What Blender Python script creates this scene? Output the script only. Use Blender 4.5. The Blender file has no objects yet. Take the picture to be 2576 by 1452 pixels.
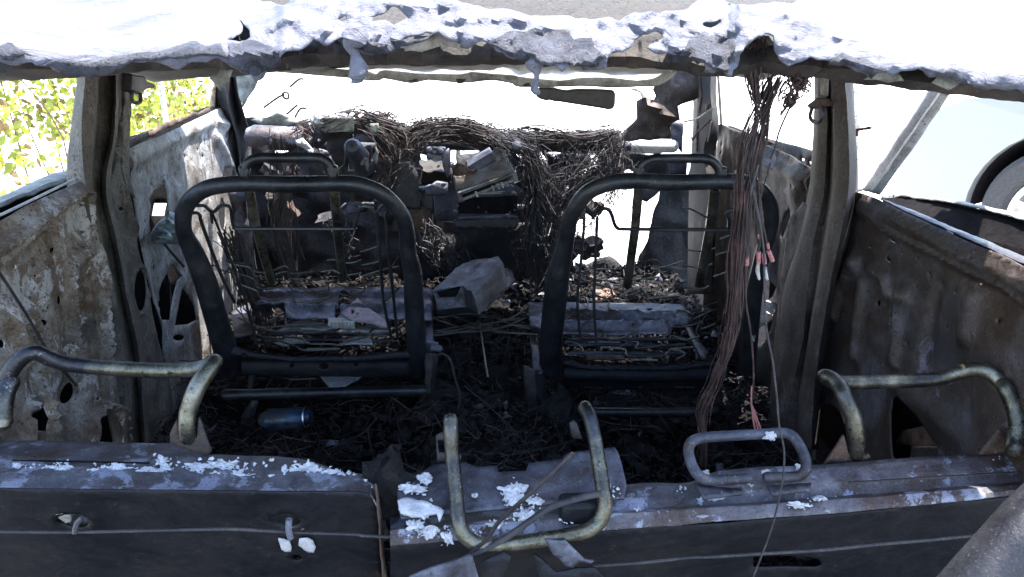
import bpy, bmesh, math, random
import numpy as np
from mathutils import Vector, Matrix, noise
from mathutils.geometry import delaunay_2d_cdt
random.seed(7)
S = bpy.context.scene
COL = S.collection
# ---------------------------------------------------------------- camera, sky, sun, exposure
FP, CX, CY, HC = 2000.0, 1288.0, 726.0, 1.5
YAW, PIT = math.radians(3.8), math.radians(19.0)
cd = bpy.data.cameras.new('camera'); cam = bpy.data.objects.new('camera', cd); COL.objects.link(cam)
cam.location = (0, 0, HC)
cam.rotation_euler = (math.radians(90) - PIT, 0, -YAW)
cd.sensor_width = 36; cd.lens = 36 * FP / 2576; cd.clip_start = .02; cd.clip_end = 500
S.camera = cam
SUN_EL, SUN_AZ = math.radians(74), math.radians(68)      # azimuth measured from +Y towards +X
W = bpy.data.worlds.new("World"); S.world = W; W.use_nodes = True
wn = W.node_tree; bg = wn.nodes['Background']
sky = wn.nodes.new('ShaderNodeTexSky'); sky.sky_type = 'NISHITA'; sky.sun_disc = False
sky.sun_elevation = SUN_EL; sky.sun_rotation = SUN_AZ
wn.links.new(sky.outputs[0], bg.inputs[0]); bg.inputs[1].default_value = .15
sl = bpy.data.lights.new('sun', 'SUN'); sl.energy = 4; sl.angle = math.radians(.5); sl.color = (1, .96, .9)
so = bpy.data.objects.new('sun', sl); COL.objects.link(so)
sd = Vector((math.sin(SUN_AZ) * math.cos(SUN_EL), math.cos(SUN_AZ) * math.cos(SUN_EL), math.sin(SUN_EL)))
so.rotation_euler = (-sd).to_track_quat('-Z', 'Y').to_euler(); so.location = sd * 20
S.view_settings.view_transform = 'Standard'; S.view_settings.look = 'None'; S.view_settings.gamma = 1
S.view_settings.exposure = 2.45

# ---------------------------------------------------------------- picking points of the car
_sx, _cx = math.sin(PIT), math.cos(PIT); _sy, _cy = math.sin(YAW), math.cos(YAW)
def ray(u, v):
    x = (u - CX) / FP; y = -(v - CY) / FP
    a = _cx + y * _sx; z = -_sx + y * _cx
    return Vector((x * _cy + a * _sy, -x * _sy + a * _cy, z))
CAM = Vector((0, 0, HC))
class Plane:
    def __init__(s, p, n):
        s.p = Vector(p); s.n = Vector(n).normalized()
        if (CAM - s.p).dot(s.n) < 0: s.n = -s.n
        s.u = s.n.orthogonal().normalized(); s.v = s.n.cross(s.u)
    def hit(s, u, v):
        d = ray(u, v); return CAM + d * ((s.p - CAM).dot(s.n) / d.dot(s.n))
    def two(s, q): w = q - s.p; return (w.dot(s.u), w.dot(s.v))
    def three(s, a, b, h=0): return s.p + s.u * a + s.v * b + s.n * h
def PLX(c): return Plane((c, 0, 0), (1, 0, 0))
def PLY(c): return Plane((0, c, 0), (0, 1, 0))
def PLZ(c): return Plane((0, 0, c), (0, 0, 1))
def PLS(y0, y1, v0, v1):       # plane through two heights of the picture at distances y0, y1
    a = PY(1288, v0, y0); b = PY(1288, v1, y1); return Plane(a, (b - a).cross(Vector((1, 0, 0))))
def PY(u, v, Y):
    d = ray(u, v); return CAM + d * (Y / d.y)
def PX(u, v, X):
    d = ray(u, v); return CAM + d * (X / d.x)
def PZ(u, v, Z):
    d = ray(u, v); return CAM + d * ((Z - HC) / d.z)
def conv(x0, y0, w):
    k = w / 2576 * .98697; a = x0 * .98697; b = y0 * .98697
    return lambda *pts: [(a + p[0] * k, b + p[1] * k) for p in pts]
A = conv(0, 0, 900); B = conv(855, 0, 900); C = conv(1710, 0, 900)
D = conv(0, 480, 900); E = conv(855, 480, 900); G = conv(1710, 480, 900)
I = conv(0, 964, 900); J = conv(855, 964, 900); L = conv(1710, 964, 900)
M = conv(400, 350, 750); N = conv(1300, 350, 750); O = conv(550, 700, 750)
Q = conv(600, 250, 500); R = conv(1050, 300, 500); T_ = conv(550, 900, 700)
V_ = conv(1350, 700, 600); U = conv(2000, 450, 610)

# ---------------------------------------------------------------- objects
def tag(o, label=None, cat=None, group=None, kind=None):
    if label: o['label'] = label
    if cat: o['category'] = cat
    if group: o['group'] = group
    if kind: o['kind'] = kind
    return o
def thing(name, label, cat, loc=(0, 0, 0), group=None):
    o = bpy.data.objects.new(name, None); COL.objects.link(o); o.location = loc; o.empty_display_size = .1
    return tag(o, label, cat, group)
def obj(name, verts, faces, mat, parent=None, smooth=True, thick=0, off=0, bevel=0):
    me = bpy.data.meshes.new(name)
    #base = Vector(parent['base']) if (parent is not None and 'base' in parent) else (Vector(parent.location) if parent is not None else Vector((0, 0, 0)))
    me.from_pydata([tuple(Vector(v)) for v in verts], [], faces)
    bm = bmesh.new(); bm.from_mesh(me)
    bmesh.ops.recalc_face_normals(bm, faces=bm.faces); bm.to_mesh(me); bm.free()
    if smooth:
        me.polygons.foreach_set('use_smooth', [True] * len(me.polygons))
        try: me.set_sharp_from_angle(angle=math.radians(40))
        except Exception: pass
    me.materials.append(mat)
    o = bpy.data.objects.new(name, me); COL.objects.link(o)
    if parent is not None:
        o.parent = parent
        if parent.type == 'EMPTY': o.matrix_parent_inverse = Matrix.Translation(-Vector(parent.location))
    if bevel:
        b = o.modifiers.new('b', 'BEVEL'); b.width = bevel; b.segments = 2; b.limit_method = 'ANGLE'
    if thick:
        m = o.modifiers.new('s', 'SOLIDIFY'); m.thickness = thick; m.offset = off
    return o
class MB:
    def __init__(s): s.v = []; s.f = []
    def add(s, v, f):
        k = len(s.v); s.v += [Vector(x) for x in v]; s.f += [tuple(i + k for i in q) for q in f]
    def rough(s, cuts=5, amp=.002, fr=60):
        bm = bmesh.new(); vs = [bm.verts.new(v) for v in s.v]
        for f in s.f:
            try: bm.faces.new([vs[i] for i in f])
            except ValueError: pass
        bmesh.ops.triangulate(bm, faces=[f for f in bm.faces if len(f.verts) > 4])
        bmesh.ops.subdivide_edges(bm, edges=bm.edges, cuts=cuts, use_grid_fill=True); bm.verts.ensure_lookup_table(); bm.verts.index_update()
        s.v = [v.co + Vector((noise.noise(v.co * fr), noise.noise(v.co * fr + Vector((5, 1, 2))), noise.noise(v.co * fr + Vector((1, 7, 3))))) * amp * 2 for v in bm.verts]
        s.f = [tuple(v.index for v in f.verts) for f in bm.faces]; bm.free()
    def build(s, name, mat, parent=None, **k): return obj(name, s.v, s.f, mat, parent, **k)
    def tube(s, pts, r, n=8, smooth=True, cap=True, step=None, flat=1.0):
        pts = [Vector(p) for p in pts]
        rr = list(r) if isinstance(r, (list, tuple)) else [r] * len(pts)
        if smooth and len(pts) > 2:
            o = []; orr = []
            for i in range(len(pts) - 1):
                p0 = pts[max(i - 1, 0)]; p1 = pts[i]; p2 = pts[i + 1]; p3 = pts[min(i + 2, len(pts) - 1)]
                k = step or 5
                for j in range(k):
                    t = j / k
                    o.append(.5 * ((2 * p1) + (p2 - p0) * t + (2 * p0 - 5 * p1 + 4 * p2 - p3) * t * t + (3 * p1 - p0 - 3 * p2 + p3) * t ** 3))
                    orr.append(rr[i] * (1 - t) + rr[i + 1] * t)
            o.append(pts[-1]); orr.append(rr[-1]); pts = o; rr = orr
        # drop doubles
        q = [pts[0]]; qr = [rr[0]]
        for p, r_ in zip(pts[1:], rr[1:]):
            if (p - q[-1]).length > 1e-5: q.append(p); qr.append(r_)
        pts = q; rr = qr
        if len(pts) < 2: return
        base = len(s.v); nrm = None
        for i, p in enumerate(pts):
            t = (pts[min(i + 1, len(pts) - 1)] - pts[max(i - 1, 0)]).normalized()
            if nrm is None: nrm = t.orthogonal().normalized()
            nrm = (nrm - t * nrm.dot(t)); nrm = nrm.normalized() if nrm.length > 1e-6 else t.orthogonal().normalized()
            b = t.cross(nrm)
            for k in range(n):
                a = 2 * math.pi * k / n
                s.v.append(p + (nrm * math.cos(a) + b * math.sin(a) * flat) * rr[i])
        m = len(pts)
        for i in range(m - 1):
            for k in range(n):
                a = base + i * n + k; b_ = base + i * n + (k + 1) % n
                s.f.append((a, b_, b_ + n, a + n))
        if cap and n > 2:
            for e, sg in ((0, -1), (m - 1, 1)):
                t = (pts[1] - pts[0]).normalized() if e == 0 else (pts[-1] - pts[-2]).normalized()
                c = len(s.v)
                if rr[e] > .0045:      # rounded end: one small ring, then the tip
                    for k in range(n): s.v.append(pts[e] + (s.v[base + e * n + k] - pts[e]) * .7 + t * sg * rr[e] * .6)
                    s.v.append(pts[e] + t * sg * rr[e] * .85)
                    for k in range(n):
                        k2 = (k + 1) % n
                        s.f.append((base + e * n + k, base + e * n + k2, c + k2, c + k)); s.f.append((c + k, c + k2, c + n))
                else:
                    s.f.append(tuple(base + e * n + k for k in range(n)))
    def box(s, c, size, rot=None):
        c = Vector(c); h = Vector(size) / 2; k = len(s.v); R_ = rot or Matrix.Identity(3)
        for x in (-1, 1):
            for y in (-1, 1):
                for z in (-1, 1): s.v.append(c + R_ @ Vector((x * h.x, y * h.y, z * h.z)))
        for f in ((0, 1, 3, 2), (4, 6, 7, 5), (0, 4, 5, 1), (2, 3, 7, 6), (0, 2, 6, 4), (1, 5, 7, 3)): s.f.append(tuple(k + i for i in f))
    def prism(s, pts, d):           # polygon of 3D points pushed along d
        k = len(s.v); n = len(pts); d = Vector(d)
        s.v += [Vector(p) for p in pts] + [Vector(p) + d for p in pts]
        s.f.append(tuple(range(k, k + n))); s.f.append(tuple(range(k + 2 * n - 1, k + n - 1, -1)))
        for i in range(n): s.f.append((k + i, k + (i + 1) % n, k + n + (i + 1) % n, k + n + i))
    def sphere(s, c, r, n=8, sc=(1, 1, 1)):
        k = len(s.v); c = Vector(c)
        for i in range(n // 2 + 1):
            th = math.pi * i / (n // 2)
            for j in range(n):
                ph = 2 * math.pi * j / n
                s.v.append(c + Vector((math.sin(th) * math.cos(ph) * sc[0], math.sin(th) * math.sin(ph) * sc[1], math.cos(th) * sc[2])) * r)
        for i in range(n // 2):
            for j in range(n): s.f.append((k + i * n + j, k + i * n + (j + 1) % n, k + (i + 1) * n + (j + 1) % n, k + (i + 1) * n + j))
def tube(name, pts, r, mat, parent=None, **k):
    b = MB(); b.tube(pts, r, **k); return b.build(name, mat, parent)

def inside(P, poly):
    x, y = P[:, 0], P[:, 1]; c = np.zeros(len(P), bool); n = len(poly)
    for i in range(n):
        x1, y1 = poly[i]; x2, y2 = poly[(i + 1) % n]
        m = (y1 > y) != (y2 > y)
        with np.errstate(divide='ignore', invalid='ignore'):
            c ^= m & (x < (x2 - x1) * (y - y1) / (y2 - y1 + 1e-15) + x1)
    return c
def dseg(P, poly, closed=False):
    d = np.full(len(P), 1e9); m = len(poly) if closed else len(poly) - 1
    for i in range(m):
        a = np.array(poly[i]); b = np.array(poly[(i + 1) % len(poly)]); ab = b - a
        t = np.clip(((P - a) @ ab) / (ab @ ab + 1e-12), 0, 1)
        d = np.minimum(d, np.hypot(*(P - a - t[:, None] * ab).T))
    return d
def ell(c, rx, ry, n=14, a=0):
    return [(c[0] + rx * math.cos(t) * math.cos(a) - ry * math.sin(t) * math.sin(a), c[1] + rx * math.cos(t) * math.sin(a) + ry * math.sin(t) * math.cos(a)) for t in [2 * math.pi * i / n for i in range(n)]]
def dense(poly, step, jag=0, seed=0):
    out = []
    for i in range(len(poly)):
        a = Vector(poly[i]); b = Vector(poly[(i + 1) % len(poly)]); k = max(1, int((b - a).length / step))
        for j in range(k):
            p = a.lerp(b, j / k)
            if jag:
                q = Vector((p.x, p.y, seed)) / (step * 3); q2 = q * .28
                p = p + Vector((noise.noise(q), noise.noise(q + Vector((9, 3, 1))))) * jag + Vector((noise.noise(q2), noise.noise(q2 + Vector((9, 3, 1))))) * jag * 1.6
            out.append((p.x, p.y))
    return out
def panel(name, outline, plane, mat, parent=None, holes=(), step=.012, thick=.0015, feats=(), nz=(0, 10), jag=0, hjag=0, extra=None, seed=1, smooth=True, off=0):
    """sheet with holes and pressed relief, cut on a plane of the car"""
    t2 = lambda q: plane.two(plane.hit(*q))
    ol = dense([t2(q) for q in outline], step, jag, seed)
    hs = [dense([t2(q) for q in h], step * .6, hjag, seed + 5) for h in holes]
    X = np.array(ol); lo = X.min(0); hi = X.max(0)
    gx = np.arange(lo[0], hi[0], step); gy = np.arange(lo[1], hi[1], step * .87)
    P = np.array([(x + (step / 2 if j % 2 else 0), y) for j, y in enumerate(gy) for x in gx]).reshape(-1, 2)
    def ok(P):
        m = inside(P, ol)
        for h in hs: m &= ~inside(P, h)
        return m
    P = P[ok(P)]
    if len(P):
        P = P[dseg(P, ol, True) > step * .45]
        for h in hs: P = P[dseg(P, h, True) > step * .4]
    vs = [Vector(p) for p in ol]; ed = [(i, (i + 1) % len(ol)) for i in range(len(ol))]
    for h in hs:
        k = len(vs); vs += [Vector(p) for p in h]; ed += [(k + i, k + (i + 1) % len(h)) for i in range(len(h))]
    vs += [Vector((p[0], p[1])) for p in P]
    ov, oe, of, *_ = delaunay_2d_cdt(vs, ed, [], 0, 1e-6)
    Vv = np.array([(p.x, p.y) for p in ov])
    F = np.array([f for f in of if len(f) == 3])
    cen = Vv[F].mean(1); F = F[ok(cen)]
    h = np.zeros(len(Vv))
    for ft in feats:
        k = ft[0]
        if k == 'ridge':     # ('ridge', pts, width, height)
            d = dseg(Vv, [t2(q) for q in ft[1]]); h += ft[3] * np.exp(-(d / ft[2]) ** 2)
        elif k == 'step':    # everything inside the outline is raised
            pl = [t2(q) for q in ft[1]]; d = dseg(Vv, pl, True) * np.where(inside(Vv, pl), 1, -1); h += ft[3] / (1 + np.exp(-np.clip(d / ft[2] * 4, -30, 30)))
        elif k == 'dome':    # ('dome', (u,v), radius, height, stretch)
            c = np.array(t2(ft[1])); e = t2((ft[1][0], ft[1][1] + 20)); ax = np.array(e) - c; ax /= np.hypot(*ax) + 1e-9
            w = Vv - c; al = w @ ax; ac = np.hypot(*(w - al[:, None] * ax).T); st = ft[4] if len(ft) > 4 else 1
            h += ft[3] * np.exp(-((al / st) ** 2 + ac ** 2) / ft[2] ** 2)
    if nz[0]:
        for i, p in enumerate(Vv):
            q = plane.three(p[0], p[1]) * nz[1]
            h[i] += nz[0] * (noise.noise(q) + .5 * noise.noise(q * 2.3 + Vector((3, 3, 3))))
    vv = [plane.three(p[0], p[1], hh) for p, hh in zip(Vv, h)]
    if extra: vv = [extra(p) for p in vv]
    used = sorted(set(F.flatten().tolist())); mp = {a: i for i, a in enumerate(used)}
    return obj(name, [vv[i] for i in used], [tuple(mp[i] for i in f) for f in F.tolist()], mat, parent, thick=thick, smooth=smooth, off=off)
def resamp(pts, n, smooth=True):
    pts = [Vector(p) for p in pts]
    if smooth and len(pts) > 2:
        o = []
        for i in range(len(pts) - 1):
            p0 = pts[max(i - 1, 0)]; p1 = pts[i]; p2 = pts[i + 1]; p3 = pts[min(i + 2, len(pts) - 1)]
            for j in range(6):
                t = j / 6; o.append(.5 * ((2 * p1) + (p2 - p0) * t + (2 * p0 - 5 * p1 + 4 * p2 - p3) * t * t + (3 * p1 - p0 - 3 * p2 + p3) * t ** 3))
        o.append(pts[-1]); pts = o
    Ls = [0]
    for a, b in zip(pts, pts[1:]): Ls.append(Ls[-1] + (b - a).length)
    out = []; k = 0
    for i in range(n):
        s = Ls[-1] * i / (n - 1)
        while k < len(Ls) - 2 and Ls[k + 1] < s: k += 1
        t = (s - Ls[k]) / max(Ls[k + 1] - Ls[k], 1e-9); out.append(pts[k].lerp(pts[k + 1], min(max(t, 0), 1)))
    return out
def loft(name, lines, mat, parent=None, n=60, sub=4, nz=(0, 10), thick=.0015, smooth=True, crisp=True, off=0, fn=None):
    ls = [resamp(l, n, smooth) for l in lines]; rows = []
    for a, b in zip(ls, ls[1:]):
        for k in range(sub): rows.append([p.lerp(q, k / sub) for p, q in zip(a, b)])
    rows.append(ls[-1]); v = []; f = []
    for j, r in enumerate(rows):
        for i, p in enumerate(r):
            if nz[0]:
                q = p * nz[1]; p = p + Vector((noise.noise(q), noise.noise(q + Vector((7, 0, 0))), noise.noise(q + Vector((0, 7, 0))))) * nz[0]
            if fn: p = fn(p, i / (n - 1), j / (len(rows) - 1))
            v.append(p)
            if j and i: a = j * n + i; f.append((a - n - 1, a - n, a, a - 1))
    return obj(name, v, f, mat, parent, thick=thick, off=off)

# ---------------------------------------------------------------- materials
def mat_(name):
    m = bpy.data.materials.new(name); m.use_nodes = True; nt = m.node_tree
    return m, nt, nt.nodes['Principled BSDF']
def n_noise(nt, vec, scale, det=5, rough=.6, dist=0):
    n = nt.nodes.new('ShaderNodeTexNoise'); n.inputs['Scale'].default_value = scale; n.inputs['Detail'].default_value = det
    n.inputs['Roughness'].default_value = rough; n.inputs['Distortion'].default_value = dist; nt.links.new(vec, n.inputs['Vector']); return n.outputs['Fac']
def n_ramp(nt, fac, stops, const=False):
    r = nt.nodes.new('ShaderNodeValToRGB'); cr = r.color_ramp; cr.interpolation = 'CONSTANT' if const else 'LINEAR'
    while len(cr.elements) > 1: cr.elements.remove(cr.elements[0])
    for i, (p, c) in enumerate(stops):
        e = cr.elements[0] if i == 0 else cr.elements.new(p)
        e.position = p; e.color = (*(c if isinstance(c, tuple) else (c, c, c)), 1)
    nt.links.new(fac, r.inputs[0]); return r.outputs[0]
def n_mix(nt, f, a, b):
    m = nt.nodes.new('ShaderNodeMix'); m.data_type = 'RGBA'
    for s, x in ((0, f), (6, a), (7, b)):
        if isinstance(x, (int, float)): m.inputs[s].default_value = x
        elif isinstance(x, tuple): m.inputs[s].default_value = (*x, 1)
        else: nt.links.new(x, m.inputs[s])
    return m.outputs[2]
def burnt(name, cols, scale=9, soot=None, soot_amt=.5, speck=None, speck_thr=.62, speck_scale=120, streak=None, streak_thr=.55, metal=0, rough=(.45, .8), bump=.35, bd=.004, flake=None, flake_thr=.62, flake_scale=22, spec=.5, fdist=.8, grain=.55):
    m, nt, b = mat_(name)
    tc = nt.nodes.new('ShaderNodeTexCoord').outputs['Object']
    k = len(cols); n1 = n_noise(nt, tc, scale, 8, .68, .4)
    col = n_ramp(nt, n1, [(.36 + .3 * i / max(k - 1, 1), c) for i, c in enumerate(cols)])
    if soot:
        n2 = n_noise(nt, tc, scale * .35, 6, .6, .6)
        col = n_mix(nt, n_ramp(nt, n2, [(soot_amt - .1, 1.0), (soot_amt + .08, 0.0)]), col, soot)
    if streak:
        mp = nt.nodes.new('ShaderNodeMapping'); mp.inputs['Scale'].default_value = (1, 1, .12); nt.links.new(tc, mp.inputs[0])
        n3 = n_noise(nt, mp.outputs[0], scale * 3, 5, .6, .2)
        col = n_mix(nt, n_ramp(nt, n3, [(streak_thr, 0.0), (streak_thr + .12, .8)]), col, streak)
    hb = n_noise(nt, tc, scale * 9, 8, .7)
    if flake:
        n5 = n_noise(nt, tc, flake_scale, 10, .72, fdist)
        fm = n_ramp(nt, n5, [(flake_thr, 0.0), (flake_thr + .03, 1.0)])
        col = n_mix(nt, fm, col, flake)
    if speck:
        n4 = n_noise(nt, tc, speck_scale, 3, .6)
        col = n_mix(nt, n_ramp(nt, n4, [(speck_thr, 0.0), (speck_thr + .04, 1.0)]), col, speck)
    if grain:     # fine scale, dust and pin holes
        g1 = n_noise(nt, tc, 330, 4, .75); g2 = n_noise(nt, tc, 75, 6, .75)
        ml = nt.nodes.new('ShaderNodeMath'); ml.operation = 'ADD'; nt.links.new(g1, ml.inputs[0]); nt.links.new(g2, ml.inputs[1])
        g3 = nt.nodes.new('ShaderNodeMath'); g3.operation = 'MULTIPLY'; g3.inputs[1].default_value = .5; nt.links.new(ml.outputs[0], g3.inputs[0])
        gm = n_ramp(nt, g3.outputs[0], [(.38, 1 - grain), (.48, .95), (.56, 1.0)])
        mx = nt.nodes.new('ShaderNodeMix'); mx.data_type = 'RGBA'; mx.blend_type = 'MULTIPLY'; mx.inputs[0].default_value = 1; nt.links.new(col, mx.inputs[6]); nt.links.new(gm, mx.inputs[7])
        gl = n_ramp(nt, g3.outputs[0], [(.57, 0.0), (.62, .30)]); col = n_mix(nt, gl, mx.outputs[2], tuple(min(.6, x * 2.2 + .05) for x in cols[-1]))
    nt.links.new(col, b.inputs['Base Color'])
    rg = nt.nodes.new('ShaderNodeMapRange'); rg.inputs[1].default_value = .3; rg.inputs[2].default_value = .7
    rg.inputs[3].default_value = rough[0]; rg.inputs[4].default_value = rough[1]; nt.links.new(n1, rg.inputs[0])
    nt.links.new(rg.outputs[0], b.inputs['Roughness']); b.inputs['Metallic'].default_value = metal; b.inputs['Specular IOR Level'].default_value = spec
    ad = nt.nodes.new('ShaderNodeMath'); ad.operation = 'ADD'; nt.links.new(hb, ad.inputs[0]); nt.links.new(n1, ad.inputs[1])
    bp = nt.nodes.new('ShaderNodeBump'); bp.inputs['Strength'].default_value = bump; bp.inputs['Distance'].default_value = bd
    nt.links.new(ad.outputs[0], bp.inputs['Height']); nt.links.new(bp.outputs[0], b.inputs['Normal'])
    return m
def flat(name, c, rough=.6, metal=0, bump=0, bs=60, var=.3, trans=0, spec=.5):
    m, nt, b = mat_(name)
    tc = nt.nodes.new('ShaderNodeTexCoord').outputs['Object']
    n1 = n_noise(nt, tc, bs, 6, .65)
    lo = tuple(x * (1 - var) for x in c); hi = tuple(min(1, x * (1 + var)) for x in c)
    nt.links.new(n_ramp(nt, n1, [(.35, lo), (.65, hi)]), b.inputs['Base Color'])
    b.inputs['Roughness'].default_value = rough; b.inputs['Metallic'].default_value = metal
    b.inputs['Specular IOR Level'].default_value = spec
    if trans: b.inputs['Transmission Weight'].default_value = trans
    if bump:
        bp = nt.nodes.new('ShaderNodeBump'); bp.inputs['Strength'].default_value = bump; bp.inputs['Distance'].default_value = .003
        nt.links.new(n1, bp.inputs['Height']); nt.links.new(bp.outputs[0], b.inputs['Normal'])
    return m
SOOT = (.018, .018, .02)
m_tube = burnt('blackened_tube', [(.012, .013, .016), (.024, .026, .031), (.05, .048, .048)], 14, metal=.4, rough=(.26, .5), bump=.35, bd=.003, flake=(.07, .055, .045), flake_thr=.66, flake_scale=26)
m_dark = burnt('sooty_steel', [(.014, .013, .015), (.032, .03, .034), (.065, .055, .052)], 16, metal=.2, rough=(.4, .7), bump=.4)
m_bare = burnt('scaled_bare_tube', [(.07, .065, .045), (.15, .14, .10), (.26, .24, .20)], 20, soot=(.04, .04, .045), soot_amt=.45, metal=.8, rough=(.2, .42), bump=.25, flake=(.06, .05, .04), flake_thr=.64, flake_scale=40, speck=(.03, .025, .02), speck_thr=.64)
m_bluest = burnt('blue_grey_burnt_steel', [(.035, .033, .042), (.09, .095, .125), (.18, .19, .24)], 14, soot=(.03, .024, .026), soot_amt=.48, metal=.35, rough=(.35, .7), bump=.4, flake=(.16, .10, .07), flake_thr=.63, flake_scale=30)
m_seatback = burnt('seat_back_steel', [(.007, .008, .011), (.013, .014, .018), (.022, .020, .021)], 8, metal=.1, rough=(.42, .6), bump=.25, flake=(.05, .03, .016), flake_thr=.64, flake_scale=12, spec=.22, speck=(.06, .06, .065), speck_thr=.7, speck_scale=260)
m_ledge = burnt('flaked_seat_ledge', [(.05, .042, .045), (.10, .094, .108), (.17, .16, .18)], 26, soot=(.06, .038, .032), soot_amt=.46, metal=.35, rough=(.33, .6), bump=.6, flake=(.26, .27, .34), flake_thr=.545, flake_scale=20, fdist=.3, speck=(.14, .08, .03), speck_thr=.68, speck_scale=60)
m_doorL = burnt('rust_and_ash_panel', [(.13, .075, .042), (.21, .155, .11), (.33, .28, .235), (.46, .42, .385)], 15, soot=(.05, .045, .042), soot_amt=.42, streak=(.13, .06, .025), streak_thr=.57, metal=.1, rough=(.5, .85), bump=.8, bd=.008, flake=(.50, .46, .43), flake_thr=.545, flake_scale=17, fdist=.4, speck=(.06, .045, .035), speck_thr=.60, speck_scale=180)
m_doorLF = burnt('pale_ash_panel', [(.16, .13, .11), (.34, .33, .32), (.50, .50, .50)], 13, soot=(.13, .12, .11), soot_amt=.40, streak=(.60, .60, .62), streak_thr=.60, metal=.1, rough=(.45, .8), bump=.8, flake=(.13, .105, .085), flake_thr=.565, flake_scale=14, fdist=.5, speck=(.07, .05, .04), speck_thr=.64, speck_scale=140)
m_doorR = burnt('sooted_rust_panel', [(.075, .045, .028), (.10, .078, .070), (.17, .155, .17)], 9, soot=(.045, .038, .038), soot_amt=.44, streak=(.085, .048, .026), streak_thr=.56, metal=.45, rough=(.3, .6), bump=.6, flake=(.17, .15, .19), flake_thr=.60, flake_scale=11, speck=(.03, .026, .026), speck_thr=.60, speck_scale=150)  # violet flake patches put the sheen of the panels into the colour
m_pilL = burnt('speckled_pillar', [(.06, .048, .036), (.12, .102, .082), (.21, .19, .165)], 16, streak=(.05, .042, .038), streak_thr=.58, rough=(.55, .85), bump=.4, speck=(.045, .035, .028), speck_thr=.56, speck_scale=170)
m_pilR = burnt('brown_pillar', [(.045, .03, .024), (.078, .058, .05), (.14, .122, .115)], 14, streak=(.035, .028, .026), streak_thr=.57, metal=.2, rough=(.5, .8), bump=.4, speck=(.035, .028, .024), speck_thr=.58, speck_scale=170)
m_rail = burnt('charred_rail', [(.014, .012, .012), (.035, .028, .025), (.075, .055, .042)], 18, rough=(.6, .9), bump=.6)
m_rust = burnt('rust', [(.04, .022, .015), (.09, .048, .030), (.17, .11, .08)], 18, soot=(.04, .03, .026), soot_amt=.45, rough=(.6, .9), bump=.6)
m_wire = burnt('burnt_wire', [(.017, .012, .011), (.036, .026, .023), (.075, .056, .05)], 40, rough=(.5, .8), bump=.2)
m_wirered = burnt('reddish_wire', [(.018, .012, .012), (.045, .024, .021), (.10, .055, .048)], 40, rough=(.5, .8), bump=.2, speck=(.5, .48, .45), speck_thr=.72, speck_scale=200)
m_wiregrey = burnt('grey_wire', [(.015, .014, .015), (.036, .032, .034), (.08, .072, .076)], 60, rough=(.4, .7), metal=.2, bump=.2)
m_spring = burnt('spring_wire', [(.03, .028, .023), (.06, .057, .045), (.11, .10, .08)], 30, metal=.5, rough=(.35, .6), bump=.1)
m_pink = flat('pink_terminal', (.33, .13, .13), .6, bump=.2, bs=200)
m_cream = burnt('cream_board', [(.22, .2, .17), (.38, .36, .32), (.5, .49, .46)], 20, soot=(.06, .05, .045), soot_amt=.4, rough=(.6, .9), bump=.3)
m_ash = burnt('white_ash_flake', grain=.2, cols=[(.6, .6, .64), (.8, .8, .84), (.9, .9, .92)], scale=40, rough=(.5, .8), bump=1, bd=.006, speck=(.15, .14, .15), speck_thr=.68, speck_scale=90)
m_grass = flat('crazed_glass', (.13, .17, .17), .12, bump=.3, bs=160)
m_pan = burnt('blued_seat_pan_steel', [(.06, .055, .065), (.14, .145, .18), (.26, .27, .33)], 20, soot=(.05, .036, .032), soot_amt=.45, metal=.65, rough=(.24, .5), bump=.5, bd=.005, speck=(.03, .025, .025), speck_thr=.66)
m_box = burnt('grey_green_casing', [(.12, .12, .10), (.24, .25, .22), (.34, .35, .33)], 26, soot=(.07, .065, .06), soot_amt=.42, rough=(.6, .85), bump=.3)
m_black = flat('char_and_shade', (.009, .008, .009), .95, spec=.08, bump=.8, bs=50, var=.5)  # one black for charred parts and for shade painted inside openings
m_debris = burnt('charred_debris', [(.005, .005, .006), (.013, .012, .013), (.034, .030, .030)], 30, rough=(.6, .95), bump=.8, bd=.01, spec=.25, flake=(.07, .058, .052), flake_thr=.62, flake_scale=50)
m_cement = burnt('pale_concrete', [(.60, .58, .55), (.68, .66, .63), (.74, .72, .69)], 1.5, rough=(.8, .95), bump=.2, grain=0)
m_roofskin = burnt('speckled_roof_skin', [(.025, .02, .015), (.042, .034, .026), (.06, .05, .04)], 14, rough=(.7, .9), bump=.6, speck=(.015, .014, .014), speck_thr=.52, speck_scale=260)

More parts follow.
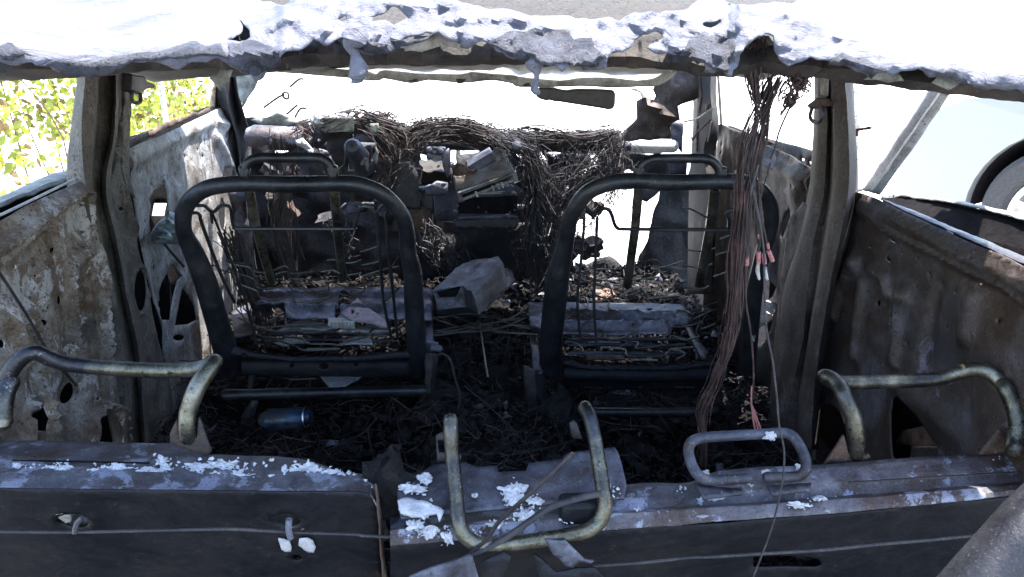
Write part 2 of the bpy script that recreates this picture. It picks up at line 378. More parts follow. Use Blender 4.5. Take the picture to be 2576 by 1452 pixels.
def roof_white():
    m, nt, b = mat_('melted_white_lining')
    tc = nt.nodes.new('ShaderNodeTexCoord').outputs['Object']
    n1 = n_noise(nt, tc, 12, 8, .6, .5)
    col = n_ramp(nt, n1, [(.3, (.075, .075, .10)), (.5, (.125, .125, .152)), (.7, (.17, .17, .20))])
    vo = nt.nodes.new('ShaderNodeTexVoronoi'); vo.inputs['Scale'].default_value = 130; vo.inputs['Randomness'].default_value = 1
    nt.links.new(tc, vo.inputs['Vector'])
    area = n_noise(nt, tc, 7, 3, .5)
    md = nt.nodes.new('ShaderNodeMath'); md.operation = 'MULTIPLY_ADD'; nt.links.new(area, md.inputs[0]); md.inputs[1].default_value = 1.1; md.inputs[2].default_value = -.34
    lt = nt.nodes.new('ShaderNodeMath'); lt.operation = 'LESS_THAN'; nt.links.new(vo.outputs['Distance'], lt.inputs[0]); nt.links.new(md.outputs[0], lt.inputs[1])
    mu = nt.nodes.new('ShaderNodeMath'); mu.operation = 'MULTIPLY'; nt.links.new(lt.outputs[0], mu.inputs[0]); mu.inputs[1].default_value = .8
    col = n_mix(nt, mu.outputs[0], col, (.13, .12, .14))
    wv = nt.nodes.new('ShaderNodeVectorMath'); wv.operation = 'MULTIPLY_ADD'; nz_ = nt.nodes.new('ShaderNodeTexNoise'); nz_.inputs['Scale'].default_value = 30; nt.links.new(tc, nz_.inputs['Vector'])
    nt.links.new(nz_.outputs['Color'], wv.inputs[0]); wv.inputs[1].default_value = (.05, .05, .05); nt.links.new(tc, wv.inputs[2])
    v2 = nt.nodes.new('ShaderNodeTexVoronoi'); v2.feature = 'DISTANCE_TO_EDGE'; v2.inputs['Scale'].default_value = 17; nt.links.new(wv.outputs[0], v2.inputs['Vector'])
    ck = n_ramp(nt, v2.outputs['Distance'], [(.0, 1.0), (.035, 0.0)]); am = n_noise(nt, tc, 5, 2, .5); m3 = nt.nodes.new('ShaderNodeMath'); m3.operation = 'MULTIPLY'
    nt.links.new(ck, m3.inputs[0]); nt.links.new(n_ramp(nt, am, [(.45, 0.0), (.55, .75)]), m3.inputs[1]); col = n_mix(nt, m3.outputs[0], col, (.07, .065, .08))
    nt.links.new(col, b.inputs['Base Color']); b.inputs['Roughness'].default_value = .62
    mp = nt.nodes.new('ShaderNodeMapping'); mp.inputs['Scale'].default_value = (.55, 1, 1.3); mp.inputs['Rotation'].default_value = (0, .35, 0); nt.links.new(tc, mp.inputs[0])
    n2 = n_noise(nt, mp.outputs[0], 45, 8, .65, 1.2)
    n3 = n_noise(nt, tc, 160, 5, .7)
    ad = nt.nodes.new('ShaderNodeMath'); ad.operation = 'MULTIPLY_ADD'; nt.links.new(n3, ad.inputs[0]); ad.inputs[1].default_value = .35; nt.links.new(n2, ad.inputs[2])
    bp = nt.nodes.new('ShaderNodeBump'); bp.inputs['Strength'].default_value = .85; bp.inputs['Distance'].default_value = .009
    nt.links.new(ad.outputs[0], bp.inputs['Height']); nt.links.new(bp.outputs[0], b.inputs['Normal'])
    return m
m_white = roof_white()
# ================================================================ SETTING
g = obj('ground', [(-150, -150, 0), (150, -150, 0), (150, 150, 0), (-150, 150, 0)], [(0, 1, 2, 3)], m_cement); tag(g, kind='structure')
m_darkground = burnt('dark_ground', [(.035, .035, .037), (.05, .05, .052), (.07, .07, .072)], 4, rough=(.8, .95), bump=.3)
g = obj('unseen_dark_ground', [(-9, -14, .004), (9, -14, .004), (9, 1.0, .004), (-9, 1.0, .004)], [(0, 1, 2, 3)], m_darkground); tag(g, kind='structure')  # unseen dark patch added behind the camera to cut light bounced onto the seat backs

# ================================================================ CAR BODY
car = thing('burnt_car', 'burnt out car shell with bare rusted door panels, open windows and melted white roof lining', 'car', (0, 1.6, 0))
floor = panel('floor_pan', [(-100, 690), (640, 690), (1288, 700), (1950, 690), (2700, 690), (2900, 1800), (-500, 1800)], PLZ(.6), m_black, car, step=.03, nz=(.02, 9), thick=.003)
# --- firewall with burnt-through openings
fw_holes = [
 N((530, 970), (575, 740), (690, 590), (745, 500), (880, 455), (1080, 450), (1095, 530), (1190, 560), (1320, 480), (1270, 620), (1235, 740), (1200, 900), (1150, 1020), (1125, 1110), (1010, 1145), (870, 1050), (700, 1100), (560, 1110)),
 N((945, 330), (985, 290), (1040, 282), (1085, 305), (1080, 340)),
 R((105, 490), (190, 520), (200, 600), (150, 650), (110, 560)),
 R(*ell((285, 520), 62, 38)), R(*ell((157, 412), 24, 40)), R(*ell((297, 436), 22, 26)),
 R((505, 420), (545, 388), (588, 400), (588, 600), (540, 640), (505, 620)),
 R((1345, 450), (1450, 440), (1440, 520), (1360, 535)), R(*ell((1440, 860), 20, 40, a=.2)), R(*ell((2035, 945), 20, 36, a=.3)),
 R((2140, 470), (2400, 460), (2420, 540), (2350, 640), (2290, 690), (2200, 790), (2170, 740), (2200, 680), (2150, 580)),
 R((1640, 480), (1700, 450), (1770, 560), (1680, 560)),
 Q((540, 610), (770, 610), (770, 740), (640, 755), (545, 760)), Q((545, 770), (600, 772), (570, 740)), Q(*ell((1118, 630), 9, 9)), Q(*ell((1015, 628), 9, 9)),
]
fw_out = [(596, 300)] + Q((200, 260), (700, 330), (1000, 300), (1000, 240), (1560, 300), (2100, 440)) + R((100, 330), (480, 380), (650, 400), (660, 480), (880, 478), (1030, 445), (1180, 400), (1480, 420), (1745, 425), (1880, 520), (2000, 465), (2140, 470)) + R((2300, 470), (2490, 470)) + N((1000, 140), (1420, 180), (1420, 420), (1560, 420), (1560, 340), (1640, 60)) + [(1745, 330), (1760, 480), (1750, 740), (560, 740)]
m_fw = burnt('charred_firewall', [(.01, .01, .012), (.024, .022, .024), (.05, .045, .046)], 9, rough=(.5, .9), bump=.8, bd=.01, streak=(.055, .042, .036), streak_thr=.58)
panel('firewall', fw_out, PLY(2.6), m_fw, car, holes=fw_holes, step=.022, nz=(.035, 12), thick=.004, jag=.008, hjag=.006)
# tunnel hump
def tun(u):
    pass
b = MB()
n1_, n2_ = 40, 16
for i in range(n1_):
    y = .95 + 1.7 * i / (n1_ - 1)
    for j in range(n2_):
        a = math.pi * j / (n2_ - 1); q = Vector((math.cos(a), y, math.sin(a)))
        x = .06 - math.cos(a) * .17; z = .58 + math.sin(a) * (.08 + .03 * noise.noise(Vector((y * 5, 3, 2)))); p = Vector((x, y, z))
        p += Vector((noise.noise(p * 18), noise.noise(p * 18 + Vector((4, 4, 4))), noise.noise(p * 23))) * .022
        b.v.append(p)
        if i and j: k = i * n2_ + j; b.f.append((k - n2_ - 1, k - n2_, k, k - 1))
b.build('transmission_tunnel', m_debris, car, thick=.003)

# --- roof skin (crowned), seen edge on above the lining
b = MB(); nx, ny = 60, 40
for j in range(ny):
    y = .80 + 1.26 * j / (ny - 1)
    for i in range(nx):
        x = -.74 + 1.52 * i / (nx - 1); t = (x - .02) / .76
        z = 1.472 + .10 * max(.05, 1 - 1.35 * ((x - .10) / .80) ** 2) * math.sin(min(1, max(0, (y - .80) / .46)) * 1.57) - (.085 + .08 * max(0, 1 - 1.35 * ((x - .10) / .80) ** 2)) * max(0, (y - 1.25) / .75) ** 1.6
        z -= .035 * abs(t) ** 2
        z += .010 * noise.noise(Vector((x * 4, y * 4, 0)))
        b.v.append(Vector((x, y, z)))
        if i and j: k = j * nx + i; b.f.append((k - nx - 1, k - nx, k, k - 1))
b.build('roof_panel', m_roofskin, car, thick=.004)

# --- melted white lining draped over the rear roof edge
top = [(-120, -70), (300, -75), (560, -60), (640, -40)] + A((1900, 0), (1960, 12), (2080, 42), (2200, 10), (2400, -2)) + B((0, -8), (300, -30), (700, -20), (880, 2), (1000, 40), (1200, 72), (1450, 100), (1640, 120), (2060, 122), (2370, 108), (2576, 62)) + C((200, 14), (300, 4), (430, 16), (550, 42), (800, 45), (880, 20), (940, 0)) + [(2100, -50), (2300, -80), (2700, -90)]
bot = [(-120, 150)] + A((0, 450), (80, 468), (140, 440), (210, 432), (300, 465), (380, 470), (440, 505), (560, 545), (640, 535), (740, 552), (810, 525), (890, 520), (960, 468), (1140, 455), (1300, 478), (1400, 450), (1500, 462), (1600, 435), (1660, 465), (1740, 500), (1800, 530), (1880, 545), (1920, 500), (2000, 490), (2040, 470), (2060, 425), (2150, 380), (2240, 330), (2290, 262), (2400, 290), (2540, 272)) + \
  B((60, 292), (110, 330), (180, 372), (250, 402), (380, 380), (460, 345), (540, 300), (640, 268), (765, 238), (800, 270), (920, 322), (932, 352), (980, 377), (1010, 342), (1060, 325), (1140, 342), (1200, 400), (1260, 432), (1400, 455), (1430, 490), (1480, 520), (1540, 462), (1600, 492), (1650, 522), (1690, 470), (1750, 460), (1790, 505), (1860, 512), (1925, 508), (1950, 430), (2010, 372), (2100, 362), (2150, 342), (2175, 290), (2230, 262), (2350, 262), (2375, 290), (2290, 310), (2245, 345), (2320, 378), (2400, 392), (2500, 410)) + \
  C((0, 385), (60, 395), (150, 420), (230, 472), (240, 530), (300, 547), (350, 538), (430, 567), (440, 510), (490, 450), (488, 380), (520, 330), (620, 268), (700, 262), (750, 290), (765, 370), (790, 440), (850, 500), (900, 482), (1000, 440), (1150, 425), (1220, 445), (1300, 500), (1400, 530), (1450, 560), (1500, 520), (1560, 522), (1640, 560), (1700, 520), (1800, 520), (1900, 572), (2020, 590), (2100, 585), (2150, 612), (2210, 645), (2400, 650), (2576, 668)) + [(2700, 250)]
bx = np.array([p[0] for p in bot]); by = np.array([p[1] for p in bot])
o_ = np.argsort(bx, kind='stable'); bxs = bx[o_]; bys = np.convolve(np.pad(by[o_], 4, 'edge'), np.ones(9) / 9, 'valid')
def lining_shape(p):
    # p lies on the plane Y=.75; push it back towards the roof as it rises, with folds
    d = p - CAM; k = 1.0
    # picture column/row of p
    a = d.x * _cy - d.y * _sy; w = d.x * _sy + d.y * _cy
    dep = w * _cx - d.z * _sx; up = w * _sx + d.z * _cx
    u = CX + FP * a / dep; v = CY - FP * up / dep
    vb = float(np.interp(u, bxs, bys))
    t = max(0., (vb + 15 - v) / 190.0)
    big = noise.noise(Vector((u / 260, v / 120, 1.3)))
    fold = noise.noise(Vector((u / 75, v / 38, 4.1)))
    mid = 1 if 560 < u < 2150 else .35
    sm = min(1, max(.25, (u - 520) / 120)) * min(1, max(.45, (2350 - u) / 300))
    Y = .745 + .05 * t + .38 * max(0, t - (.30 + .28 * min(1, max(0, (u - 520) / 200)) * min(1, max(0, (2250 - u) / 200)))) ** 1.35 + .018 * big + .011 * fold * sm + .008 * sm * noise.noise(Vector((u / 26, v / 20, 8)))
    Y -= .02 * math.exp(-((t - .18) / .22) ** 2)
    return CAM + d * (Y / d.y)
holes = [A((1755, 145), (1815, 220), (1812, 272), (1740, 300), (1655, 297), (1740, 250), (1765, 190)), B((252, 172), (262, 130), (350, 80), (420, 38), (525, 105), (410, 176), (330, 150)), C(*ell((305, 165), 60, 24, a=-.15)), B((10, 150), (60, 120), (80, 150), (40, 160)), A((2280, 300), (2340, 262), (2500, 270), (2540, 262), (2420, 250))]
lin = panel('melted_roof_lining', top + bot[::-1], PLY(.75), m_white, car, holes=holes[:4], step=.0034, thick=.0016, jag=.0036, hjag=.002, extra=lining_shape)
tag(lin, 'white melted lining hanging ragged over the rear roof edge')
# greyer blistered crust on the lower folds
m_crust = burnt('blistered_grey_crust', [(.04, .04, .05), (.08, .08, .10), (.13, .13, .16)], 45, rough=(.4, .7), bump=1, bd=.008, speck=(.02, .018, .02), speck_thr=.60, speck_scale=150)
def crust(poly, sd):
    panel('blistered_crust', poly, PLY(.75), m_crust, lin, step=.004, thick=.001, jag=.004, seed=sd, nz=(.003, 60), extra=lambda p: (lambda w: w + (CAM - w).normalized() * .0045)(lining_shape(p)))
crust(B((1100, 330), (1250, 230), (1400, 220), (1530, 230), (1600, 200), (1690, 240), (1750, 290), (1850, 260), (1920, 330), (1945, 430), (1915, 495), (1790, 495), (1690, 460), (1600, 480), (1500, 465), (1400, 445), (1250, 420), (1160, 350)), 3)
crust(C((225, 460), (70, 385), (160, 300), (400, 270), (475, 350), (435, 500), (420, 550), (300, 537)), 5)
crust(A((1665, 455), (1655, 320), (1800, 300), (1950, 330), (2030, 460), (1880, 530), (1740, 490)), 7)
crust(A((10, 440), (0, 360), (120, 345), (250, 440), (200, 425), (90, 460)), 9)
crust(A((310, 455), (380, 440), (700, 450), (1000, 410), (1600, 330), (1635, 425), (1400, 440), (960, 455), (740, 540), (560, 535)), 11)
crust(B((180, 360), (220, 300), (330, 290), (520, 250), (700, 240), (540, 290), (380, 370), (250, 392)), 13)
crust(C((1160, 430), (1250, 380), (1400, 430), (1560, 500), (1450, 545), (1400, 520), (1300, 490)), 15)
crust(C((1900, 560), (1950, 500), (2150, 560), (2200, 630), (2150, 605), (2020, 580)), 17)
# drips
def drip(pts, rs, Y, name='melted_drip'):
    b = MB(); P_ = [PY(u, v, Y) for u, v in pts]; b.tube(P_, rs, n=10, step=4)
    b.v = [p + Vector((noise.noise(p * 90), noise.noise(p * 90 + Vector((3, 1, 2))), noise.noise(p * 70))) * .004 for p in b.v]
    return b.build(name, m_white, lin)
drip(B((150, 240), (140, 300), (125, 350), (145, 400), (150, 470), (160, 540), (160, 570)), [.010, .012, .006, .006, .008, .010, .006], .735)
drip(B((1465, 470), (1460, 510), (1465, 560), (1470, 620), (1470, 655)), [.008, .006, .003, .004, .005], .735)
drip(A((1850, 480), (1870, 530), (1850, 570)), [.012, .008, .003], .75)
# grey torn skin under the lining
panel('torn_backing', A((1540, 600), (1600, 520), (1660, 500), (1720, 480), (1700, 600), (1640, 700), (1560, 610)), PLY(.80), m_box, car, step=.006, jag=.004, nz=(.01, 40))
panel('torn_backing', B((420, 390), (560, 300), (700, 230), (800, 250), (900, 300), (920, 345), (600, 372)), PLY(.785), m_cream, car, step=.006, jag=.004, nz=(.01, 40))
panel('torn_backing', C((520, 480), (500, 400), (560, 300), (700, 290), (770, 400), (790, 490), (700, 505)), PLY(.80), m_box, car, step=.006, jag=.004, nz=(.012, 40))
panel('torn_backing', C((1430, 590), (1500, 490), (1600, 480), (1660, 560), (1560, 580), (1500, 570)), PLY(.77), m_box, car, step=.006, jag=.005, nz=(.012, 40))
panel('torn_backing', C((1890, 590), (1930, 540), (2060, 520), (2120, 590), (2010, 610)), PLY(.77), m_box, car, step=.006, jag=.005, nz=(.012, 40))

# --- charred rear roof rail under the lining
low = [(-150, 205)] + A((0, 572), (300, 562), (560, 545), (900, 520), (1400, 495), (1700, 490), (2030, 480), (2576, 470)) + B((400, 462), (900, 458), (1400, 462), (1900, 470), (2300, 490), (2576, 515)) + C((200, 535), (450, 545), (480, 520), (760, 528), (870, 550), (1050, 560), (1270, 575), (1500, 605), (1900, 660), (2200, 690), (2576, 735)) + [(2720, 262)]
upl = [(u, v - (62 if u < 2200 else 48)) for u, v in low]
def ribs(p, a, c):
    if -.22 < p.x < .36: p = p + Vector((0, -.0035 if (int(p.x * 62) % 2) else .002, 0))
    return p
loft('roof_rail', [[PY(u, v, .86) for u, v in upl], [PY(u, v, .80) for u, v in upl], [PY(u, v, .785) for u, v in [(a, b_ - 22) for a, b_ in low]], [PY(u, v, .80) for u, v in low], [PY(u, v - 4, .90) for u, v in low]], m_rail, car, n=400, sub=4, nz=(.004, 40), thick=.003, smooth=False, fn=ribs)

# --- windscreen header bar and pale crumpled strip above it
hd = A((1960, 480), (2050, 490), (2200, 515), (2576, 540)) + B((200, 545), (300, 565), (360, 542), (550, 568), (680, 560), (900, 572), (1000, 562), (1150, 562), (1300, 580), (1350, 598), (1640, 610), (1800, 597), (2000, 602), (2200, 610), (2350, 592), (2450, 520))
hb_ = tube('windscreen_header', [PY(u, v, 2.06) for u, v in hd], [.011 + .003 * math.sin(i * 2.1) for i in range(len(hd))], m_cream, car, step=4)
for q in (B((520, 575), (600, 575), (590, 595), (560, 600), (540, 592)), B((880, 575), (955, 575), (930, 608), (890, 612)), B((1350, 600), (1400, 590), (1425, 625), (1380, 632))):
    panel('bracket_tab', q, PLY(2.05), m_rust, hb_, step=.01, thick=.003)
m_trans, _nt, _b = mat_('translucent_sheet'); _b.inputs['Base Color'].default_value = (.8, .78, .76, 1)
_t = _nt.nodes.new('ShaderNodeBsdfTranslucent'); _t.inputs[0].default_value = (.85, .83, .8, 1); _m = _nt.nodes.new('ShaderNodeMixShader'); _m.inputs[0].default_value = .7
_nt.links.new(_b.outputs[0], _m.inputs[1]); _nt.links.new(_t.outputs[0], _m.inputs[2]); _nt.links.new(_m.outputs[0], _nt.nodes['Material Output'].inputs[0])
m_pale = burnt('sunlit_sleeve_pale', [(.55, .52, .50), (.7, .68, .66), (.8, .79, .78)], 10, rough=(.6, .8), bump=.3)  # pale tone that paints the sunlight on the beam end
strip_up = A((1930, 475), (2300, 468)) + B((0, 440), (600, 440), (1200, 440), (1800, 445), (2350, 480), (2460, 500))
loft('torn_header_strip', [[PZ(u, v, PY(u, v, 2.06).z) for u, v in strip_up], [PY(u, v + 8, 2.0) for u, v in strip_up], [PY(u, v - 2, 2.11) for u, v in hd]], m_trans, car, n=90, sub=6, nz=(.012, 22), thick=.002)

# --- pillars (each a pressed section of several folds)
def pillar(name, rows, mat, par=car, n=50, nz=(.0014, 30), label=None, sub=3):
    lines = [[PX(u, v, X) for u, v in pts] for X, pts in rows]
    o = loft(name, lines, mat, par, n=n, sub=sub, nz=nz, thick=.004)
    if label: tag(o, label)
    return o
m_palegr = burnt('pale_speckled_frame', [(.30, .29, .28), (.42, .41, .40), (.5, .5, .5)], 12, rough=(.5, .8), bump=.3, speck=(.10, .09, .08), speck_thr=.62, speck_scale=200)
pl = pillar('pillar', [
 (-.74, [(196, 150), (197, 190), (180, 330), (170, 445), (190, 640), (240, 900), (290, 1130)]),
 (-.70, [(200, 150), (200, 190), (184, 330), (174, 445), (200, 640), (255, 900), (300, 1130)]),
 (-.665, [(217, 150), (215, 190), (205, 330), (212, 445), (235, 600), (275, 740), (308, 904), (322, 1130)]),
 (-.665, [(243, 150), (243, 190), (236, 330), (228, 445), (250, 600), (283, 740), (316, 904), (332, 1130)]),
 (-.682, [(250, 150), (249, 190), (241, 330), (236, 445), (262, 600), (297, 740), (330, 904), (345, 1130)]),
 (-.682, [(288, 150), (289, 190), (280, 330), (254, 470), (280, 600), (306, 740), (339, 904), (358, 1130)]),
 (-.655, [(293, 150), (293, 190), (288, 330), (266, 470), (292, 600), (318, 740), (350, 904), (366, 1130)]),
 (-.665, [(301, 150), (300, 190), (292, 330), (276, 470), (303, 600), (330, 740), (361, 904), (374, 1130)]),
], m_pilL, label='speckled grey brown pillar between the two left doors')
o = panel('pillar_plate', [(274, 455), (300, 400), (318, 500), (342, 600), (362, 680), (385, 800), (410, 900), (430, 980), (437, 1120), (372, 1120), (360, 900), (328, 740), (300, 600)], PLX(-.672), m_pilL, pl, step=.008,
      holes=[D(*ell((1020, 745), 42, 150, 20, a=-.03)), D(*ell((880, 150), 20, 16)), D(*ell((985, 60), 18, 14))], feats=[('ridge', D((890, 0), (960, 250), (1060, 500), (1130, 850), (1230, 1200)), .006, .012), ('ridge', D((930, 0), (1010, 260), (1100, 600)), .006, -.008), ('ridge', D(*ell((1020, 745), 60, 175, 20)), .005, .006)], nz=(.002, 30))
panel('pillar_shade_sheet', [(235, 440), (330, 420), (400, 600), (470, 900), (480, 1160), (250, 1160)], PLX(-.775), m_black, pl, step=.04)  # black sheet added to stop light leaks and darken the pillar holes
panel('pillar_flange', A((885, 530), (960, 540), (960, 700), (955, 780), (940, 1000), (932, 1110), (945, 1300), (985, 1451), (930, 1400), (850, 1100), (850, 900), (880, 650)), PLX(-.675), m_pilL, pl, step=.008, nz=(.003, 30), feats=[('ridge', A((880, 560), (860, 900), (870, 1200)), .006, .01)])
panel('pillar_backing', [(280, 150), (329, 150), (326, 300), (326, 500), (272, 470)], PLX(-.69), m_pilL, pl, step=.012)
panel('pillar_lining', [(262, 440), (300, 560), (318, 700), (345, 880), (360, 1120), (325, 1120), (300, 900), (270, 740), (240, 600)], PLX(-.70), m_dark, pl, step=.015, nz=(.004, 20))

pr = pillar('pillar', [
 (.70, [(2049, 150), (2051, 190), (2048, 330), (2036, 480), (2006, 600), (1972, 715), (1950, 850), (1938, 1000), (1930, 1130)]),
 (.675, [(2060, 150), (2062, 190), (2060, 330), (2050, 480), (2020, 600), (1985, 715), (1966, 850), (1950, 1000), (1945, 1130)]),
 (.675, [(2076, 150), (2078, 190), (2080, 330), (2072, 480), (2048, 600), (2032, 715), (2020, 850), (1990, 1000), (1980, 1130)]),
 (.69, [(2088, 150), (2089, 190), (2090, 330), (2084, 480), (2066, 600), (2052, 715), (2032, 850), (2010, 1000), (2000, 1130)]),
 (.67, [(2096, 150), (2097, 190), (2104, 330), (2104, 480), (2086, 600), (2064, 715), (2042, 850), (2022, 1000), (2016, 1130)]),
 (.67, [(2122, 150), (2124, 190), (2134, 330), (2134, 480), (2112, 600), (2088, 715), (2066, 850), (2046, 1000), (2040, 1130)]),
 (.735, [(2140, 150), (2142, 190), (2150, 330), (2156, 480), (2140, 600), (2110, 715), (2086, 850), (2066, 1000), (2056, 1130)]),
], m_pilR, label='dark brown pillar between the two right doors')
panel('pillar_plate', G((850, 250), (960, 100), (1080, 180), (1130, 300), (1040, 700), (1000, 940), (960, 1100), (880, 1400), (800, 1400), (790, 1000), (800, 700)), PLX(.688), m_pilR, pr, step=.008, holes=[G(*ell((937, 790), 46, 140, 20, a=.05))], feats=[('ridge', G(*ell((937, 790), 62, 160, 20)), .005, .006)], nz=(.003, 30))
# pale outer frame strip of the rear right door + diagonal quarter bar
loft('door_frame', [[PX(u, v, .80) for u, v in C((1275, 560), (1290, 800), (1310, 1100), (1335, 1400))], [PX(u, v, .785) for u, v in C((1300, 560), (1318, 800), (1335, 1100), (1355, 1400))], [PX(u, v, .80) for u, v in C((1350, 560), (1375, 800), (1385, 1100), (1388, 1400))]], m_palegr, pr, n=30, sub=3, nz=(.002, 40), thick=.003)
loft('quarter_bar', [[PX(u, v, .84) for u, v in C((1925, 600), (1395, 1390))], [PX(u, v, .83) for u, v in C((1990, 620), (1450, 1400))], [PX(u, v, .845) for u, v in C((2000, 622), (1465, 1405))], [PX(u, v, .86) for u, v in C((2070, 640), (1530, 1420))]], m_palegr, car, n=30, sub=3, nz=(.002, 40), thick=.003, smooth=False)
b = MB(); b.tube([PX(u, v, .79) for u, v in C((1355, 995), (1360, 945), (1400, 942))], .003, n=6, smooth=False)
b.prism([PX(u, v, .79) for u, v in C((1395, 935), (1450, 920), (1460, 940), (1410, 950))], (.004, 0, .0)); b.build('hook', m_rust, pr)

# --- left A pillar, right A pillar
pillar('pillar', [(-.70, A((1590, 480), (1575, 700), (1590, 800), (1700, 960), (1725, 1200), (1730, 1450)) + [(598, 620)]),
 (-.66, A((1630, 480), (1650, 700), (1680, 850), (1725, 1000), (1750, 1200), (1760, 1400)) + [(606, 620)]),
 (-.66, A((1690, 480), (1700, 600), (1720, 800), (1750, 1000), (1765, 1200), (1775, 1400)) + [(612, 620)]),
 (-.63, A((1715, 480), (1730, 600), (1765, 780), (1800, 900), (1830, 1000), (1830, 1200), (1800, 1400)) + [(625, 620)])], m_dark, n=40, label='blackened pillar left of the windscreen')
panel('pillar', A((1535, 700), (1560, 610), (1610, 600), (1600, 700), (1580, 790), (1530, 800)), PLX(-.70), m_pilL, car, step=.01, nz=(.003, 30))
panel('windscreen_remnant', A((1730, 500), (1900, 530), (1860, 620), (1830, 680), (1800, 740), (1780, 780), (1745, 640)), PLY(2.2), m_box, car, step=.012, jag=.006, nz=(.01, 20), thick=.004)
panel('pillar', B((2040, 1010), (2190, 860), (2200, 740), (2230, 720), (2230, 690), (2165, 665), (2220, 668), (2260, 720), (2310, 740), (2330, 700), (2310, 660), (2340, 590), (2450, 480), (2720, 500), (2740, 620), (2640, 720), (2500, 790), (2505, 880), (2450, 900), (2450, 1030)), PLY(2.25), m_pilR, car, step=.014, jag=.006, nz=(.016, 14), thick=.004, feats=[('ridge', B((2170, 670), (2260, 740), (2480, 890)), .012, .03)])
p_ = pillar('pillar', [(.70, C((160, 520), (165, 900), (150, 1140)) + [(1735, 480), (1730, 740)]), (.67, C((220, 520), (215, 800), (195, 1000), (180, 1150)) + [(1750, 480), (1745, 740)]), (.67, C((290, 520), (290, 700), (300, 900), (240, 1100)) + [(1780, 480), (1770, 740)]), (.70, C((330, 520), (325, 700), (345, 900), (330, 1100)) + [(1800, 480), (1795, 740)])], m_rail, n=40, label='dark rusty pillar right of the windscreen')
tube('seal_strip', [PX(u, v, .71) for u, v in C((345, 555), (355, 700), (368, 910))], .004, m_pilR, p_)
for q in (C((255, 760), (275, 760), (262, 800), (250, 800)), C((295, 880), (310, 880), (275, 1030), (262, 1030)), C((205, 540), (225, 700), (195, 860), (190, 1100), (175, 1110), (180, 860), (200, 700))):
    panel('rust_scale', q, PLX(.665), m_rust, p_, step=.01, jag=.003)
tube('loose_wire', [PX(u, v, .64) for u, v in C((160, 1020), (200, 960), (285, 880))], .003, m_rust, p_)
tube('loose_wire', [PX(u, v, .64) for u, v in C((90, 890), (180, 870), (250, 830), (310, 790))], .0028, m_cream, p_)

# --- doors
rd = panel('door', [(-160, 655), (0, 557), (70, 515), (150, 478), (215, 448), (236, 600), (262, 700), (290, 800), (318, 960), (335, 1140), (-160, 1220)], PLX(-.68), m_doorL, car, step=.0085, thick=.0025,
 holes=[I((205, 375), (205, 230), (228, 182), (270, 163), (310, 192), (333, 300), (335, 388)), I((655, 520), (665, 420), (690, 340), (730, 265), (770, 228), (820, 236), (862, 290), (880, 380), (885, 520)), I(*ell((588, 105), 27, 78)),
  D((335, 290), (365, 280), (368, 310), (345, 325)), D((282, 395), (298, 395), (296, 425), (282, 428)), D((360, 440), (388, 430), (385, 465), (362, 478)), D(*ell((105, 572), 10, 20)), D(*ell((665, 455), 9, 12)), D(*ell((425, 815), 16, 36)), D(*ell((752, 690), 26, 62)), D(*ell((340, 980), 18, 22)), D(*ell((240, 640), 8, 12)), D(*ell((150, 720), 8, 14)), D(*ell((540, 420), 8, 10)), D(*ell((585, 320), 8, 12)), D(*ell((600, 1180), 14, 20)), D(*ell((520, 740), 8, 14)), D(*ell((470, 1050), 7, 12)), D(*ell((90, 820), 9, 14)), D(*ell((690, 980), 8, 14)), D(*ell((8, 1135), 22, 35)), I(*ell((426, 298), 12, 18)), I(*ell((250, 430), 7, 12)), I(*ell((712, 150), 9, 12))],
 feats=[('ridge', D((-200, 520), (0, 400), (280, 190), (480, 60), (560, 20)), 0.0112, 0.0304), ('ridge', D((-100, 600), (0, 520), (220, 330), (330, 270)), 0.0064, 0.0151),
  ('ridge', D((20, 870), (100, 1050), (200, 1250)), 0.0096, 0.0218), ('ridge', D((200, 850), (190, 1150)), 0.0080, 0.0195), ('ridge', D((240, 400), (260, 780), (340, 1150)), 0.0080, 0.0218), ('ridge', D((480, 560), (480, 800), (530, 1240)), 0.0072, 0.0218), ('ridge', D((590, 50), (620, 400), (700, 700), (760, 1200)), 0.0080, 0.0238), ('ridge', D((400, 250), (420, 500)), 0.0080, 0.0131),
  ('dome', D((600, 980))[0], 0.0224, -0.0389, 2.6), ('dome', D((270, 1020))[0], 0.0240, -0.0304, 3), ('dome', D((560, 480))[0], 0.0160, 0.0304), ('dome', D((640, 690))[0], 0.0280, 0.0173, 2), ('dome', I((560, 190))[0], 0.0400, -0.0325, 1.4), ('ridge', D(*ell((752, 690), 34, 76)), 0.0048, 0.0173), ('ridge', I((150, 480), (195, 240), (265, 120), (330, 180), (360, 380), (360, 520)), 0.0048, 0.0218), ('ridge', I((640, 520), (670, 300), (760, 190), (870, 230), (900, 500)), 0.0048, 0.0218)],
 nz=(.0015, 16))
tag(rd, 'left rear door panel, rust brown with pale ash')
panel('outer_skin', A((-300, 1600), (0, 1440), (385, 1262), (500, 1240)) + [(215, 470), (300, 900), (300, 1100), (-200, 1300)], PLX(-.80), m_black, rd, step=.03, nz=(.006, 10), thick=.003)
loft('window_ledge', [[PX(u, v, -.80) for u, v in A((-300, 1590), (0, 1440), (385, 1262), (500, 1242))], [PX(u, v, -.755) for u, v in A((-300, 1640), (0, 1490), (390, 1320), (520, 1285))], [PX(u, v, -.75) for u, v in A((-300, 1680), (0, 1520), (400, 1350), (540, 1300))]], m_box, rd, n=40, sub=3, nz=(.003, 30), smooth=False)
tube('glass_seal', [PX(u, v, -.685) for u, v in A((-100, 1610), (0, 1570), (250, 1451), (540, 1312), (630, 1288))], .0022, m_ash, rd, n=6)
tube('control_cable', [PX(u, v, -.655) for u, v in D((-40, 560), (180, 900), (350, 1190), (470, 1340), (560, 1440))], .0022, m_dark, rd, n=6)

